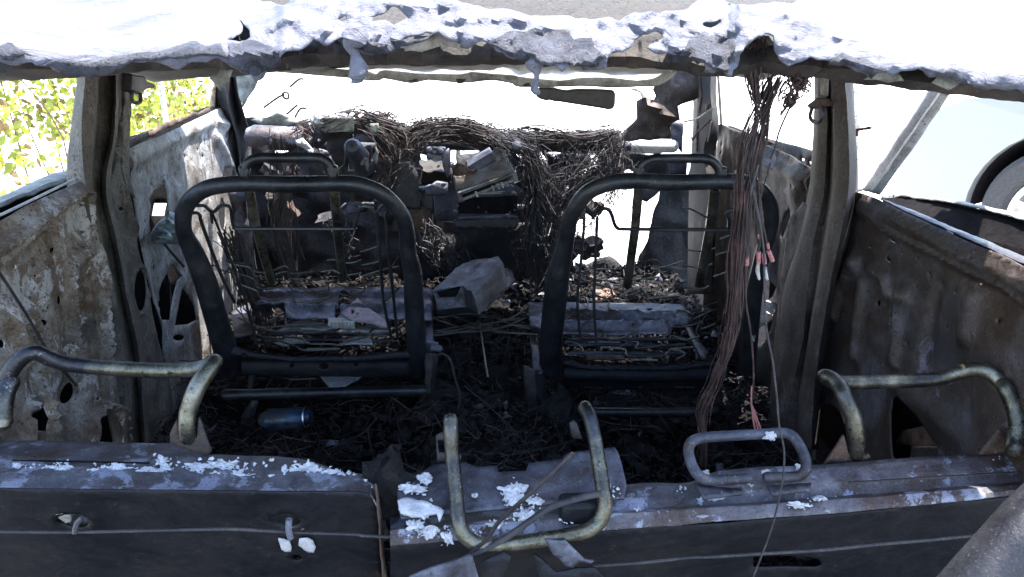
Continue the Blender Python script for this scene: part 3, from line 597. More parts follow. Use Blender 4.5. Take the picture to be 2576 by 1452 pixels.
fd = panel('door', A((945, 1092), (1020, 1050), (1200, 978), (1400, 882), (1590, 793), (1690, 800), (1712, 1000), (1735, 1250)) + [(600, 480), (606, 600), (596, 760), (575, 1060), (440, 1060), (412, 900), (384, 760), (352, 600), (332, 480)], PLX(-.69), m_doorLF, car, step=.011, thick=.0025,
 holes=[A((1090, 1451), (1130, 1390), (1200, 1343), (1222, 1400)) + D((1225, 60), (1222, 190), (1150, 260), (1100, 330), (1082, 250), (1100, 120)), A(*ell((1655, 1275), 30, 56)), A((1460, 1030), (1474, 1030), (1472, 1052), (1460, 1052)), A((1432, 1082), (1442, 1082), (1442, 1102), (1432, 1102)), A((1470, 1130), (1486, 1130), (1484, 1152), (1470, 1152)), A((1338, 1130), (1348, 1130), (1348, 1150), (1338, 1150)), A(*ell((1020, 1252), 8, 20)),
  D((1160, 960), (1158, 760), (1175, 690), (1245, 555), (1300, 640), (1260, 800), (1240, 960)), D((1275, 1000), (1330, 720), (1420, 860), (1432, 960), (1380, 990)), D(*ell((1118, 575), 8, 26)), D(*ell((1155, 845), 8, 30)), D(*ell((1300, 1090), 40, 22)), D(*ell((1620, 200), 22, 110))],
 feats=[('ridge', A((950, 1200), (1200, 1050), (1400, 950), (1560, 890), (1640, 910)), .014, .010), ('dome', A((1620, 930))[0], .045, .014), ('ridge', A((1560, 1000), (1640, 1150), (1690, 1300)), .02, .018), ('ridge', D((1240, 500), (1330, 690)), .012, .012), ('ridge', D((1500, 100), (1560, 500), (1600, 700)), .016, .016), ('ridge', A((1100, 1200), (1120, 1350)), .014, -.01), ('ridge', A((1250, 1100), (1300, 1300)), .014, -.012), ('dome', A((1400, 1300))[0], .05, .012), ('ridge', D((960, 400), (1080, 800), (1200, 1150)), .01, .012)],
 nz=(.002, 14))
tag(fd, 'left front door panel, pale grey ash')
panel('outer_skin', A((940, 1000), (1200, 920), (1500, 780), (1620, 770)) + [(590, 330), (600, 900), (430, 900), (330, 600)], PLX(-.81), m_black, fd, step=.03, nz=(.006, 10), thick=.003, holes=[D((1120, 110), (1220, 110), (1200, 200), (1110, 200))])
panel('window_ledge', A((945, 1030), (975, 1005), (1130, 940), (1230, 880), (1420, 820), (1460, 815), (1500, 790), (1530, 790), (1530, 806), (1400, 850), (1200, 950), (945, 1075)), PLX(-.77), m_rust, fd, step=.012, jag=.004, nz=(.004, 20), thick=.004)
panel('regulator_arm', D((1240, 530), (1290, 510), (1420, 760), (1400, 800), (1330, 690)), PLX(-.705), m_doorLF, fd, step=.012)
panel('regulator_arm', D((1270, 980), (1245, 860), (1240, 690), (1262, 880)), PLX(-.73), m_bluest, fd, step=.012)

frd = panel('door', C((335, 905), (380, 915), (545, 978), (700, 1062), (850, 1130), (1050, 1232)) + [(2044, 440), (2020, 560), (1975, 700), (1945, 880), (1935, 1100), (1775, 1100), (1768, 700), (1790, 480), (1800, 400)], PLX(.73), m_doorR, car, step=.011, thick=.0025,
 holes=[G(*ell((845, 260), 22, 110, a=.25)), G(*ell((870, 445), 20, 42, a=.1)), C((458, 1240), (478, 1238), (475, 1260), (458, 1260)), C(*ell((370, 1055), 6, 8)), C(*ell((375, 1115), 6, 8)), C(*ell((938, 1355), 8, 20)), G((560, 860), (580, 700), (700, 640), (770, 720), (740, 790), (640, 880)), G((600, 1020), (740, 970), (700, 1100), (620, 1180)), G(*ell((860, 940), 12, 24))],
 feats=[('ridge', C((560, 1100), (750, 1190), (1040, 1330)), .014, .014), ('ridge', G((700, 60), (760, 400), (700, 700)), .02, .014), ('ridge', N((1350, 480), (1380, 800), (1420, 1100)), .03, .03), ('ridge', N((1600, 480), (1640, 900)), .025, .02), ('ridge', N((1480, 480), (1500, 1000)), .02, -.02), ('dome', C((940, 1400))[0], .04, .015)], nz=(.006, 12))
tag(frd, 'right front door panel, brown and violet grey')
panel('outer_skin', C((380, 908), (550, 975), (700, 1008), (900, 1060), (1050, 1105)) + [(2050, 460), (1950, 700), (1800, 700), (1800, 400)], PLX(.82), m_dark, frd, step=.03, holes=[C((950, 1155), (972, 1158), (970, 1178), (952, 1172)), C((1005, 1180), (1040, 1178), (1042, 1210), (1012, 1200))], nz=(.005, 10), thick=.003)
panel('burnt_trim', C((395, 912), (440, 918), (560, 975), (720, 1010), (760, 1050), (700, 1050), (560, 985), (430, 930)), PLX(.80), m_rust, frd, step=.012, jag=.004)

rrd = panel('door', U((750, 163), (850, 185), (1000, 238), (1340, 402), (1750, 590), (2080, 745), (2576, 975), (2900, 1120)) + [(2760, 1250), (1960, 1250), (2050, 1000), (2085, 800)] + U((560, 1000), (690, 700), (745, 400)), PLX(.72), m_doorR, car, step=.0062, thick=.0025,
 holes=[U((1148, 655), (1192, 682), (1192, 720), (1145, 690)), U((1105, 868), (1148, 888), (1140, 932), (1098, 905)), U((1262, 815), (1280, 820), (1278, 848), (1258, 840)), U(*ell((1565, 1045), 12, 22)), U(*ell((1018, 1365), 22, 36)), U(*ell((560, 1230), 30, 60)),
   L((1060, 620), (1068, 380), (1085, 250), (1130, 195), (1180, 190), (1235, 240), (1270, 330), (1285, 460), (1290, 620)), L((1615, 560), (1608, 460), (1606, 260), (1625, 150), (1690, 128), (1740, 180), (1800, 260), (1900, 420), (1960, 500), (1760, 500), (1745, 600), (1640, 600)), G(*ell((1615, 945), 14, 18)), U(*ell((1440, 890), 10, 16)), U(*ell((1850, 1250), 12, 20)), U(*ell((2250, 1560), 14, 22)), U(*ell((1750, 1620), 12, 20)), U(*ell((1330, 1800), 14, 22)), U(*ell((2100, 1150), 10, 14)), U(*ell((930, 760), 10, 14)), G(*ell((1615, 985), 14, 18))],
 feats=[('ridge', U((860, 330), (1000, 380), (1180, 450), (1500, 600), (1800, 760), (2050, 880)), .0130, 0.0156), ('ridge', U((2150, 960), (2350, 1060), (2800, 1290)), .0130, 0.0156), ('ridge', U((1160, 590), (1500, 760), (1850, 930), (2576, 1330)), 0.0064, 0.0104), ('ridge', U((1000, 470), (1150, 580)), 0.0096, 0.0086),
   ('dome', U((770, 920))[0], 0.0160, 0.0190, 1.2), ('ridge', U((720, 1000), (620, 1200), (560, 1500)), 0.0096, 0.0139), ('ridge', U((950, 1000), (1100, 1100), (1120, 1250)), 0.0112, 0.0121), ('ridge', U((850, 1150), (800, 1500), (760, 1900)), 0.0160, 0.0104), ('ridge', U((1300, 1270), (1240, 1500), (1200, 2000)), 0.0112, 0.0121), ('dome', U((1340, 1290))[0], 0.0176, 0.0139), ('ridge', U((1650, 1200), (1560, 1500), (1500, 2000)), 0.0160, -0.0104), ('ridge', U((2000, 1300), (1950, 1700)), 0.0160, 0.0104), ('dome', U((2300, 1300))[0], 0.0400, -0.0121, 1.5), ('ridge', L((1690, 100), (1900, 230), (2100, 420), (2200, 560)), 0.0240, 0.0104), ('ridge', L((1050, 600), (1060, 300), (1130, 160), (1250, 180), (1320, 400)), 0.0048, 0.0077)],
 nz=(.0012, 14))
tag(rrd, 'right rear door panel, dark sooted with violet sheen')
panel('rust_tab', L((1640, 470), (1700, 380), (1840, 350), (1960, 440), (2030, 505), (1800, 500)), PLX(.76), m_rust, rrd, step=.012, holes=[L(*ell((1832, 435), 6, 8))])
panel('door_shade_sheet', [(1930, 930), (2220, 930), (2220, 1300), (1930, 1300)], PLX(.80), m_black, rrd, step=.05)  # extra black sheet added where light leaked through the door hole
panel('door_shade_sheet', [(1950, 480), (2900, 700), (2900, 1350), (1900, 1350)], PLX(.83), m_black, rrd, step=.06)  # black sheet painted as the shade inside the door
loft('window_ledge', [[PX(u, v, .745) for u, v in U((1010, 240), (1340, 395), (1750, 575), (2080, 728), (2576, 955), (2900, 1105))], [PX(u, v, .752) for u, v in U((1060, 250), (1400, 400), (1800, 570), (2100, 705), (2576, 920), (2900, 1060))], [PX(u, v, .775) for u, v in U((1100, 265), (1440, 390), (1830, 560), (2130, 680), (2576, 870), (2900, 1010))]], m_bluest, rrd, n=60, sub=3, nz=(.0015, 60), smooth=False, thick=.002)
panel('ledge_clip', U((1745, 580), (1812, 612), (1800, 650), (1798, 690), (1750, 672), (1765, 640)), PLX(.742), m_ash, rrd, step=.008)
# opened outer skin leaning outwards with its pale top flange
loft('outer_skin', [[PX(u, v, .95) for u, v in U((1040, 235), (1270, 200), (1700, 270), (2000, 330), (2600, 470), (2900, 545))], [PX(u, v, .90) for u, v in U((1100, 400), (1300, 400), (1750, 560), (2100, 700), (2576, 900), (2900, 1040))], [PX(u, v, .88) for u, v in U((1200, 700), (1400, 700), (1800, 860), (2150, 1000), (2576, 1200), (2900, 1300))]], m_black, rrd, n=50, sub=4, nz=(.004, 12), thick=.003)
loft('skin_flange', [[PX(u, v, .955) for u, v in U((1040, 190), (1150, 205), (1270, 175), (1700, 235), (2000, 290), (2300, 350), (2600, 430), (2900, 500))], [PX(u, v, .94) for u, v in U((1040, 235), (1160, 235), (1300, 215), (1420, 245), (1700, 270), (2000, 325), (2300, 395), (2600, 475), (2900, 550))]], m_box, rrd, n=80, sub=2, nz=(.002, 60), thick=.002)

# --- seat belt anchors on the pillars
b = MB(); b.prism([PX(u, v, .655) for u, v in C((985, 770), (1060, 715), (1130, 720), (1140, 770), (1080, 790), (1010, 795))], (.012, 0, 0)); o = b.build('seat_belt_anchor', m_rust, car, bevel=.002)
tube('anchor_ring', [PX(u, v, .65) for u, v in C((1030, 790), (1015, 850), (1040, 890), (1085, 885), (1110, 830), (1095, 780))], .0035, m_bluest, o)
b = MB(); b.prism([PX(u, v, -.665) for u, v in A((885, 540), (990, 560), (1005, 590), (1070, 620), (1060, 640), (1000, 650), (960, 690), (880, 660))], (.02, 0, 0)); o = b.build('seat_belt_anchor', m_dark, car, bevel=.003)
tube('anchor_ring', [PX(u, v, -.65) for u, v in A((985, 640), (960, 700), (975, 745), (1020, 745), (1025, 690), (1000, 655))], .004, m_pilL, o)
b = MB(); b.prism([PX(u, v, .66) for u, v in C((1080, 565), (1130, 570), (1125, 700), (1090, 690))], (.006, 0, 0)); b.build('belt_slot_plate', m_cream, pr)

# --- crossbeam behind the dashboard
cb = tube('crossbeam', [PY(u, v, 2.3) for u, v in [(640, 345), (742, 350)]], .034, m_ledge, car, smooth=False, n=20)
tube('beam_tube', [PY(u, v, 2.34) for u, v in [(740, 352), (900, 372), (1100, 362), (1300, 366), (1500, 368), (1660, 372)]], .019, m_dark, cb, n=14)
tube('sunlit_beam_sleeve', [PY(u, v, 2.3) for u, v in B((2160, 1068), (2465, 1070))], .0185, m_pale, cb, smooth=False, n=18)  # sleeve coloured pale to carry the sunlight on the beam's right end
tube('beam_tube', [PY(u, v, 2.3) for u, v in B((1990, 1068), (2160, 1068))], .0165, m_bluest, cb, smooth=False, n=18)
panel('crumpled_plate', Q((200, 300), (340, 230), (400, 245), (560, 180), (700, 260), (800, 330), (780, 370), (340, 350)), PLY(2.25), m_box, cb, step=.01, nz=(.02, 22), jag=.004)
for q in (B((1520, 1000), (1530, 965), (1560, 960), (1555, 1005)), B((1600, 1010), (1620, 925), (1625, 1010)), B((1350, 1000), (1355, 920), (1375, 970), (1390, 1000)), B((1870, 980), (1878, 945), (1885, 980)), B((1620, 1010), (1640, 960), (1700, 960), (1708, 1010)), B((1710, 1000), (1740, 970), (1790, 965), (1830, 990), (1830, 1005)), B((2440, 1130), (2570, 1130), (2560, 1280), (2440, 1275)), B((2440, 880), (2540, 900), (2530, 1120), (2450, 1020))):
    panel('beam_bracket', q, PLY(2.4), m_bluest, cb, step=.012, nz=(.005, 20), thick=.004)
# ================================================================ FRONT SEATS
def sy(v, y0=1.38, y1=1.58): return y0 + (v - 445) / 485 * (y1 - y0)
def SP(pts, d=0): return [PY(u, v, sy(v) + d) for u, v in pts]
def wires(name, paths, r, mat, par, d=0, n=6, step=4):
    for p in paths: tube(name, SP(p, d), r, mat, par, n=n, step=step)
RW = .0026
# ---- left seat
ls = thing('car_seat', 'bare burnt tubular seat frame on the left with springs, behind the steering column', 'seat frame', (-.24, 1.5, .62), 'front seats burnt down to their frames')
hp = M((640, 1449), (470, 1330), (350, 1180), (290, 1000), (245, 850), (228, 750), (245, 630), (310, 530), (420, 455), (560, 420), (760, 405), (1150, 412), (1500, 405), (1700, 408), (1850, 440), (1990, 510), (2100, 620), (2160, 720), (2190, 850), (2200, 1000), (2240, 1200), (2250, 1449)) + [(1052, 930)]
hp = [(580, 930), (564, 870), (548, 815), (522, 725), (502, 670), (482, 625)] + hp[4:]
fr = tube('backrest_frame', SP(hp), [.024, .024, .023, .022, .020, .018, .0145, .0145, .0145, .0145, .0145, .0145, .0145, .0148, .014, .0148, .0145, .0145, .0145, .0148, .015, .0155, .0185, .020, .021, .021][:len(hp)], m_tube, ls, n=18, step=6)
hr = tube('headrest_bar', [PY(u, v, 1.385) for u, v in M((762, 330), (768, 280), (800, 222), (860, 188), (940, 180), (1150, 180), (1380, 180), (1450, 190), (1500, 225), (1532, 280), (1540, 340))], .0085, m_tube, ls, n=14)
b = MB(); b.box(PY(*M((765, 300))[0], 1.385), (.018, .016, .022)); b.build('headrest_socket', m_tube, ls, bevel=.004)
b = MB(); b.box(PY(*M((1540, 300))[0], 1.385), (.018, .016, .022)); b.build('headrest_socket', m_tube, ls, bevel=.004)
tube('headrest_post', [PY(u, v, Y) for (u, v), Y in zip(M((810, 470), (870, 800), (940, 1050), (1005, 1265)), (1.41, 1.46, 1.50, 1.54))], .0085, m_bare, ls, n=10, smooth=False)
tube('headrest_post', [PY(u, v, Y) for (u, v), Y in zip(M((1552, 470), (1578, 800), (1605, 1050), (1630, 1240)), (1.41, 1.46, 1.50, 1.54))], .0085, m_bare, ls, n=10, smooth=False)
wires('back_wire', [M((325, 600), (410, 600), (445, 625), (480, 655), (510, 645), (555, 603), (625, 603), (650, 640), (660, 740), (680, 790), (720, 800), (1200, 800), (1690, 800), (1730, 785), (1755, 700), (1775, 615), (1830, 603), (1880, 615), (1900, 645), (1935, 640), (1975, 595), (2030, 582)), M((315, 665), (350, 662), (380, 690), (395, 760), (560, 1200), (680, 1449)), M((1915, 620), (1940, 900), (1965, 1200), (1985, 1449)) + [(985, 850)], M((2070, 645), (2020, 655), (2005, 700), (2020, 900), (2050, 1200), (2075, 1449)) + [(1000, 850)]], .0033, m_tube, ls, .01)
wires('back_wire', [M((475, 640), (620, 1000), (690, 1200), (780, 1449)) + [(650, 880)], M((470, 650), (485, 750)), M((340, 955), (370, 1010), (440, 1080))], .0026, m_tube, ls, .015)
rw = [M((475, 1125), (510, 1125), (560, 1160), (690, 1195), (840, 1240), (870, 1310), (960, 1330), (1060, 1310), (1130, 1280), (1170, 1300), (1210, 1355), (1480, 1355), (1500, 1290), (1530, 1268), (1660, 1310), (1800, 1295), (1815, 1230), (1950, 1190)),
 M((605, 1075), (650, 1100), (810, 1108), (835, 1140), (850, 1175), (950, 1185)), M((1020, 1168), (1110, 1130), (1150, 1150), (1190, 1195), (1480, 1158)), M((1490, 1080), (1530, 1072), (1570, 1080)), M((1650, 1103), (1720, 1098), (1785, 1075)), M((1785, 1005), (1850, 985), (1930, 958)), M((660, 1120), (800, 1140), (850, 1200), (860, 1215), (960, 1225)), M((1040, 1200), (1140, 1180), (1180, 1240), (1480, 1243)), M((1490, 1172), (1540, 1168), (1600, 1190)), M((1665, 1208), (1790, 1190)), M((1795, 1122), (1945, 1090)), M((1800, 1215), (1960, 1165), (2115, 1130)),
 M((720, 1290), (870, 1345), (900, 1400), (1020, 1430), (1150, 1398), (1190, 1420), (1215, 1449)), M((1230, 1449), (1510, 1400), (1540, 1360), (1680, 1385), (1810, 1350), (1830, 1290), (1970, 1250)), M((1985, 1449), (2130, 1310)), M((590, 1195), (640, 1140))]
for p in rw: tube('spring_wire', SP(p, .03), .0018, m_spring, ls, n=5, step=4)
ow = [O((380, 205), (560, 225), (640, 200), (690, 250), (760, 260), (1000, 225), (1010, 180), (1140, 185), (1310, 150)), O((180, 300), (320, 440), (500, 495)), O((200, 380), (380, 460), (540, 500), (760, 490), (1060, 490), (1080, 415), (1240, 415), (1340, 350), (1345, 310), (1470, 240), (1615, 115)), O((350, 470), (500, 460), (940, 440), (1500, 480)), O((380, 490), (560, 500), (730, 465), (780, 515), (1040, 485)), O((600, 545), (760, 565), (800, 605), (1000, 610), (1120, 620), (1130, 590), (1340, 540), (1360, 490), (1500, 430), (1520, 400), (1640, 340)), O((520, 570), (700, 630), (780, 665), (1090, 650), (960, 650), (800, 650)), O((400, 550), (560, 565)), O((610, 430), (620, 360), (660, 325)), O((1090, 510), (1240, 510), (1360, 525), (1500, 540)), O((460, 410), (600, 340))]
for p in ow: tube('cushion_wire', [PZ(u, v, .82) for u, v in p], .0022, m_spring, ls, n=5, step=4)
# seat pan
panel('seat_pan', O((345, 310), (375, 220), (405, 130), (500, 122), (900, 118), (1880, 120), (1885, 200), (1895, 395), (1200, 392), (620, 385), (610, 340), (560, 325), (480, 308)), PLZ(.82), m_pan, ls, step=.007, thick=.003,
 holes=[O((1275, 188), (1400, 185), (1400, 197), (1280, 198)), O(*ell((1578, 172), 24, 10)), O((960, 160), (1020, 170), (1050, 190), (960, 185)), O((1080, 210), (1180, 190), (1180, 270), (1100, 330), (1060, 390), (1040, 380)), O(*ell((720, 300), 30, 8))],
 feats=[('ridge', O((420, 215), (900, 200), (1880, 210)), 0.0090, 0.0192), ('ridge', O((600, 265), (1880, 265)), 0.0108, -0.0192), ('ridge', O((640, 330), (1880, 335)), 0.0108, 0.0224), ('ridge', O((360, 300), (560, 310), (620, 370)), 0.0090, 0.0192)], nz=(.004, 25))
panel('side_rail', O((345, 325), (415, 325), (400, 380), (340, 500), (300, 530), (170, 560), (150, 500)), PLZ(.76), m_bluest, ls, step=.01, nz=(.003, 30))
loft('side_rail', [[PZ(u, v, .80) for u, v in O((1840, 120), (1845, 400), (1830, 680))], [PZ(u, v, .81) for u, v in O((1885, 120), (1893, 400), (1900, 560), (1895, 690))], [PZ(u, v, .74) for u, v in O((1900, 160), (1905, 420), (1910, 690))]], m_bluest, ls, n=24, sub=3, nz=(.002, 50), smooth=False, thick=.003)
b = MB(); b.prism([PY(u, v, 1.56) for u, v in O((1832, 590), (1950, 610), (1945, 650), (1890, 685), (1832, 680))], (0, .012, 0)); b.tube([PY(u, v, 1.55) for u, v in O((1900, 640), (1960, 650))], .008, n=12, smooth=False); b.build('recliner', m_bluest, ls, bevel=.002)
loft('hinge_plate', [[PY(u, v, 1.55) for u, v in O((1830, 690), (1835, 900), (1850, 1040))], [PY(u, v, 1.54) for u, v in O((1890, 690), (1885, 900), (1870, 1040))], [PY(u, v, 1.57) for u, v in O((1930, 690), (1935, 850), (1900, 1060))]], m_dark, ls, n=20, sub=3, nz=(.003, 40), smooth=False, thick=.003)
# lower cross channel with round holes and bottom tube
panel('cross_channel', [(575, 862), (640, 878), (740, 888), (900, 886), (1000, 878), (1062, 872), (1066, 940), (960, 948), (700, 945), (575, 940)], PLS(1.56, 1.59, 870, 945), m_seatback, ls, step=.005, thick=.003,
 holes=[T_(*ell((1013, 142), 40, 20)), T_(*ell((712, 136), 18, 14)), T_(*ell((1315, 126), 16, 12)), O(*ell((258, 662), 22, 12))],
 feats=[('ridge', [(560, 876), (740, 894), (900, 894), (1066, 882)], .012, .016), ('ridge', [(560, 916), (1066, 916)], .012, -.010)], nz=(.001, 20))
tube('bottom_tube', [PY(u, v, 1.56) for u, v in T_((90, 392), (800, 378), (1400, 362), (1990, 352))], .0115, m_tube, ls, n=14)
for p in (T_((455, 350), (470, 330), (560, 180), (590, 170)), T_((480, 350), (500, 335), (650, 330), (690, 290), (700, 245), (560, 228)), T_((700, 250), (940, 240)), T_((880, 330), (885, 260))): tube('cushion_wire', [PY(u, v, 1.62) for u, v in p], .002, m_spring, ls, n=5)
for q in (T_((310, 200), (380, 190), (330, 370), (290, 360)), T_((330, 450), (400, 450), (300, 780), (220, 800), (240, 600))): panel('slide_rail', q, PLY(1.64), m_bluest, ls, step=.012, nz=(.003, 30), thick=.006)
# ---- right seat
rs = thing('car_seat', 'bare burnt tubular seat frame on the right, beside the hanging red wires', 'seat frame', (.40, 1.5, .62), 'front seats burnt down to their frames')
hp2 = [(1384, 930), (1388, 840)] + N((398, 1400), (424, 1200), (455, 1050), (495, 880), (520, 740), (570, 620), (660, 500), (780, 430), (920, 392), (1100, 380), (1400, 396), (1700, 390), (1900, 388), (2060, 400), (2180, 455), (2260, 560), (2285, 680), (2280, 780), (2240, 920), (2180, 1150)) + [(1895, 760), (1880, 930)]
tube('backrest_frame', SP(hp2), [.025, .0245, .024, .022, .019, .0155, .0145] + [.0145] * 13 + [.0145, .015, .017, .018], m_tube, rs, n=18, step=6)
tube('headrest_bar', [PY(u, v, 1.385) for u, v in N((1118, 330), (1130, 280), (1165, 228), (1225, 196), (1300, 188), (1500, 186), (1690, 188), (1760, 205), (1815, 255), (1835, 310))], .0085, m_tube, rs, n=14)
for c in ((1125, 290), (1850, 300)):
    b = MB(); b.box(PY(*N(c)[0], 1.385), (.018, .016, .018)); b.build('headrest_socket', m_tube, rs, bevel=.004)
tube('headrest_post', [PY(u, v, Y) for (u, v), Y in zip(N((1125, 455), (1095, 800), (1060, 1050), (1028, 1300)), (1.41, 1.46, 1.50, 1.55))], .009, m_bare, rs, n=10, smooth=False)
tube('headrest_post', [PY(u, v, Y) for (u, v), Y in zip(N((1795, 470), (1760, 750), (1715, 1000), (1655, 1290)), (1.41, 1.46, 1.50, 1.55))], .010, m_bare, rs, n=10, smooth=False)
wires('back_wire', [N((600, 612), (660, 608), (700, 640), (735, 662), (770, 650), (805, 626), (860, 632), (890, 680), (915, 760), (945, 798), (1010, 805), (1500, 808), (1880, 808), (1912, 790), (1915, 720), (1895, 670), (1905, 645), (1960, 637), (2000, 650))], .0036, m_tube, rs, .01)
wires('back_wire', [N((600, 680), (635, 700), (648, 760), (630, 1000), (590, 1449)) + [(1462, 860)], N((765, 700), (755, 900), (735, 1449)) + [(1500, 860)], N((470, 605), (520, 600)), N((470, 670), (520, 668)), N((2120, 630), (2200, 628)), N((2120, 700), (2200, 698))], .003, m_dark, rs, .012)
nw = [N((1505, 618), (1570, 625), (1680, 680), (1745, 720)), N((1550, 985), (1690, 1000), (1800, 970)), N((1520, 1118), (1650, 1142), (1770, 1108)), N((1800, 1030), (1920, 998)), N((1840, 890), (1920, 862)), N((1780, 1220), (1900, 1180)), N((1240, 1155), (1380, 1130), (1520, 1080)), N((1060, 1250), (1180, 1240), (1300, 1225)), N((600, 1200), (740, 1240), (880, 1260)), N((640, 1180), (770, 1290), (870, 1320), (900, 1380)), N((1510, 1310), (1680, 1325), (1740, 1300)), N((760, 1160), (900, 1155), (920, 1170)), N((960, 1395), (1100, 1330), (1180, 1370), (1200, 1400)), N((1200, 1415), (1450, 1390))]
for p in nw: tube('spring_wire', SP(p, .04), .0018, m_spring, rs, n=5, step=4)
vw = [V_((470, 10), (500, 90), (700, 70), (900, 68), (960, 100)), V_((520, 30), (700, 110), (880, 140), (900, 220), (1040, 240), (1180, 200), (1260, 190), (1290, 250), (1500, 258), (1640, 232)), V_((700, 215), (860, 285), (865, 365), (960, 405), (1080, 410), (1195, 385), (1220, 455), (1300, 485), (1540, 480), (1600, 400), (1650, 392), (1800, 440)),
 V_((520, 330), (540, 270), (590, 248), (630, 290), (632, 365), (560, 390)), V_((395, 490), (480, 440), (560, 390)), V_((395, 510), (600, 570), (820, 620), (830, 690), (1000, 700), (1120, 635), (1200, 640), (1215, 700), (1400, 680), (1530, 655), (1560, 580), (1700, 570), (1900, 520)), V_((380, 735), (480, 745), (560, 790), (590, 850)), V_((780, 830), (810, 800), (1040, 820), (1080, 890), (1460, 890), (1490, 850)), V_((990, 795), (1110, 740), (1190, 750), (1180, 810), (1480, 770)), V_((1530, 690), (1570, 675), (1700, 715), (1850, 680)), V_((1540, 820), (1600, 810), (1790, 795)), V_((1880, 600), (2030, 545)), V_((1780, 500), (1900, 440), (2050, 380)), V_((1900, 400), (1920, 350), (2060, 305)), V_((1110, 940), (1250, 932), (1400, 940)), V_((1500, 870), (1560, 820), (1700, 870), (1600, 930))]
for p in vw: tube('cushion_wire', [PZ(u, v, .82) for u, v in p], .0023, m_spring, rs, n=5, step=4)
panel('seat_pan', V_((-20, 308), (100, 310), (420, 308), (900, 315), (1400, 318), (1660, 330), (1720, 400), (1790, 560), (1700, 578), (1580, 582), (1520, 640), (1460, 655), (900, 658), (380, 655), (0, 560)), PLZ(.815), m_pan, rs, step=.006, thick=.003,
 holes=[V_(*ell((1315, 388), 34, 15)), V_((540, 400), (700, 398), (700, 412), (545, 412)), V_(*ell((450, 384), 22, 7))],
 feats=[('ridge', V_((400, 425), (900, 430), (1200, 440), (1560, 420)), 0.0072, -0.0192), ('ridge', V_((400, 465), (1000, 470), (1560, 500)), 0.0090, 0.0192), ('dome', V_((680, 520))[0], 0.0198, -0.0288, .7), ('dome', V_((1040, 520))[0], 0.0216, -0.0288, .7), ('dome', V_((1360, 520))[0], 0.0216, -0.0288, .7), ('dome', V_((680, 555))[0], 0.0072, 0.0224), ('dome', V_((1020, 560))[0], 0.0081, 0.0224), ('dome', V_((1370, 560))[0], 0.0081, 0.0224), ('ridge', V_((380, 600), (900, 605), (1480, 600)), 0.0090, 0.0224), ('ridge', V_((1560, 570), (1700, 560), (1780, 555)), 0.0072, 0.0192)], nz=(.003, 30))
panel('side_arm', V_((1712, 590), (1770, 592), (1850, 720), (1955, 860), (1930, 915), (1880, 920), (1800, 780)), PLZ(.75), m_bluest, rs, step=.01, thick=.006)
loft('side_rail', [[PY(u, v, Y) for (u, v), Y in zip(V_((0, 640), (20, 800), (40, 1080)), (1.75, 1.65, 1.54))], [PY(u, v, Y) for (u, v), Y in zip(V_((60, 640), (90, 850), (130, 1085)), (1.74, 1.64, 1.53))], [PY(u, v, Y) for (u, v), Y in zip(V_((66, 660), (98, 860), (136, 1095)), (1.77, 1.67, 1.56))]], m_bluest, rs, n=20, sub=3, nz=(.002, 50), smooth=False, thick=.003)
loft('hinge_plate', [[PY(u, v, 1.54) for u, v in [(1318, 920), (1322, 1000), (1330, 1060)]], [PY(u, v, 1.53) for u, v in [(1345, 930), (1350, 1000), (1350, 1060)]], [PY(u, v, 1.56) for u, v in [(1372, 930), (1375, 1000), (1370, 1050)]]], m_dark, rs, n=20, sub=3, nz=(.003, 40), smooth=False, thick=.003)
panel('cross_channel', V_((370, 895), (480, 915), (640, 950), (900, 960), (1400, 960), (1700, 950), (1900, 920), (2080, 895), (2080, 1180), (1940, 1262), (1200, 1262), (480, 1245), (365, 1200)), PLS(1.56, 1.60, 900, 980), m_seatback, rs, step=.005, thick=.003,
 holes=[V_(*ell((1995, 985), 28, 14)), V_((1150, 1214), (1245, 1214), (1230, 1232), (1160, 1232)), V_((580, 1214), (690, 1216), (700, 1232), (600, 1228)), V_((705, 1218), (790, 1220), (800, 1245), (715, 1236)), V_(*ell((865, 1222), 22, 8)), V_((1575, 1220), (1680, 1218), (1680, 1228), (1590, 1230)), V_((1700, 1218), (1800, 1218), (1800, 1228), (1700, 1228)), V_(*ell((425, 990), 24, 14)), V_(*ell((525, 995), 20, 14))],
 feats=[('ridge', V_((370, 915), (640, 975), (1000, 985), (1700, 978), (2080, 915)), .011, .016), ('ridge', V_((370, 1030), (700, 1045), (1400, 1046), (2080, 1030)), .010, -.008), ('ridge', V_((370, 1110), (1200, 1120), (2080, 1110)), .011, .007)], nz=(.002, 20))
tube('bottom_tube', [PY(u, v, 1.54) for u, v in [(1352, 1034), (1500, 1037), (1700, 1037), (1800, 1034)]], .0095, m_tube, rs, n=14)

# scraps lying in the seats
def scrap(name, label, cat, poly, z, mat, thick=.003, group=None, nz=(.006, 25), jag=.002, step=.008, feats=(), holes=()):
    o = panel(name, poly, PLZ(z), mat, None, step=step, thick=thick, nz=nz, jag=jag, feats=feats, holes=holes); tag(o, label, cat, group); return o
scrap('glass_shard', 'triangular crazed pale grey glass shard hanging below the left seat', 'glass shard', T_((945, 178), (1488, 162), (1330, 245), (1220, 300), (1140, 330), (1080, 325), (1040, 285)), .70, flat('frosted_shard', (.33, .36, .39), .35, bump=.5, bs=140), jag=0, thick=.004)
scrap('board_scrap', 'curved cream board scrap across the left seat springs', 'scrap', O((530, 488), (640, 430), (760, 392), (860, 400), (950, 440), (1220, 440), (1480, 420), (1540, 510), (1400, 515), (1180, 490), (800, 482)), .80, m_cream, group='pale scraps in the left seat')
scrap('board_scrap', 'pale triangular scrap in front of the left seat cross channel', 'scrap', O((1040, 612), (1180, 560), (1280, 535), (1350, 560), (1375, 605), (1250, 612)), .79, flat('pale_scrap', (.42, .43, .44), .6, bump=.3), group='pale scraps in the left seat')
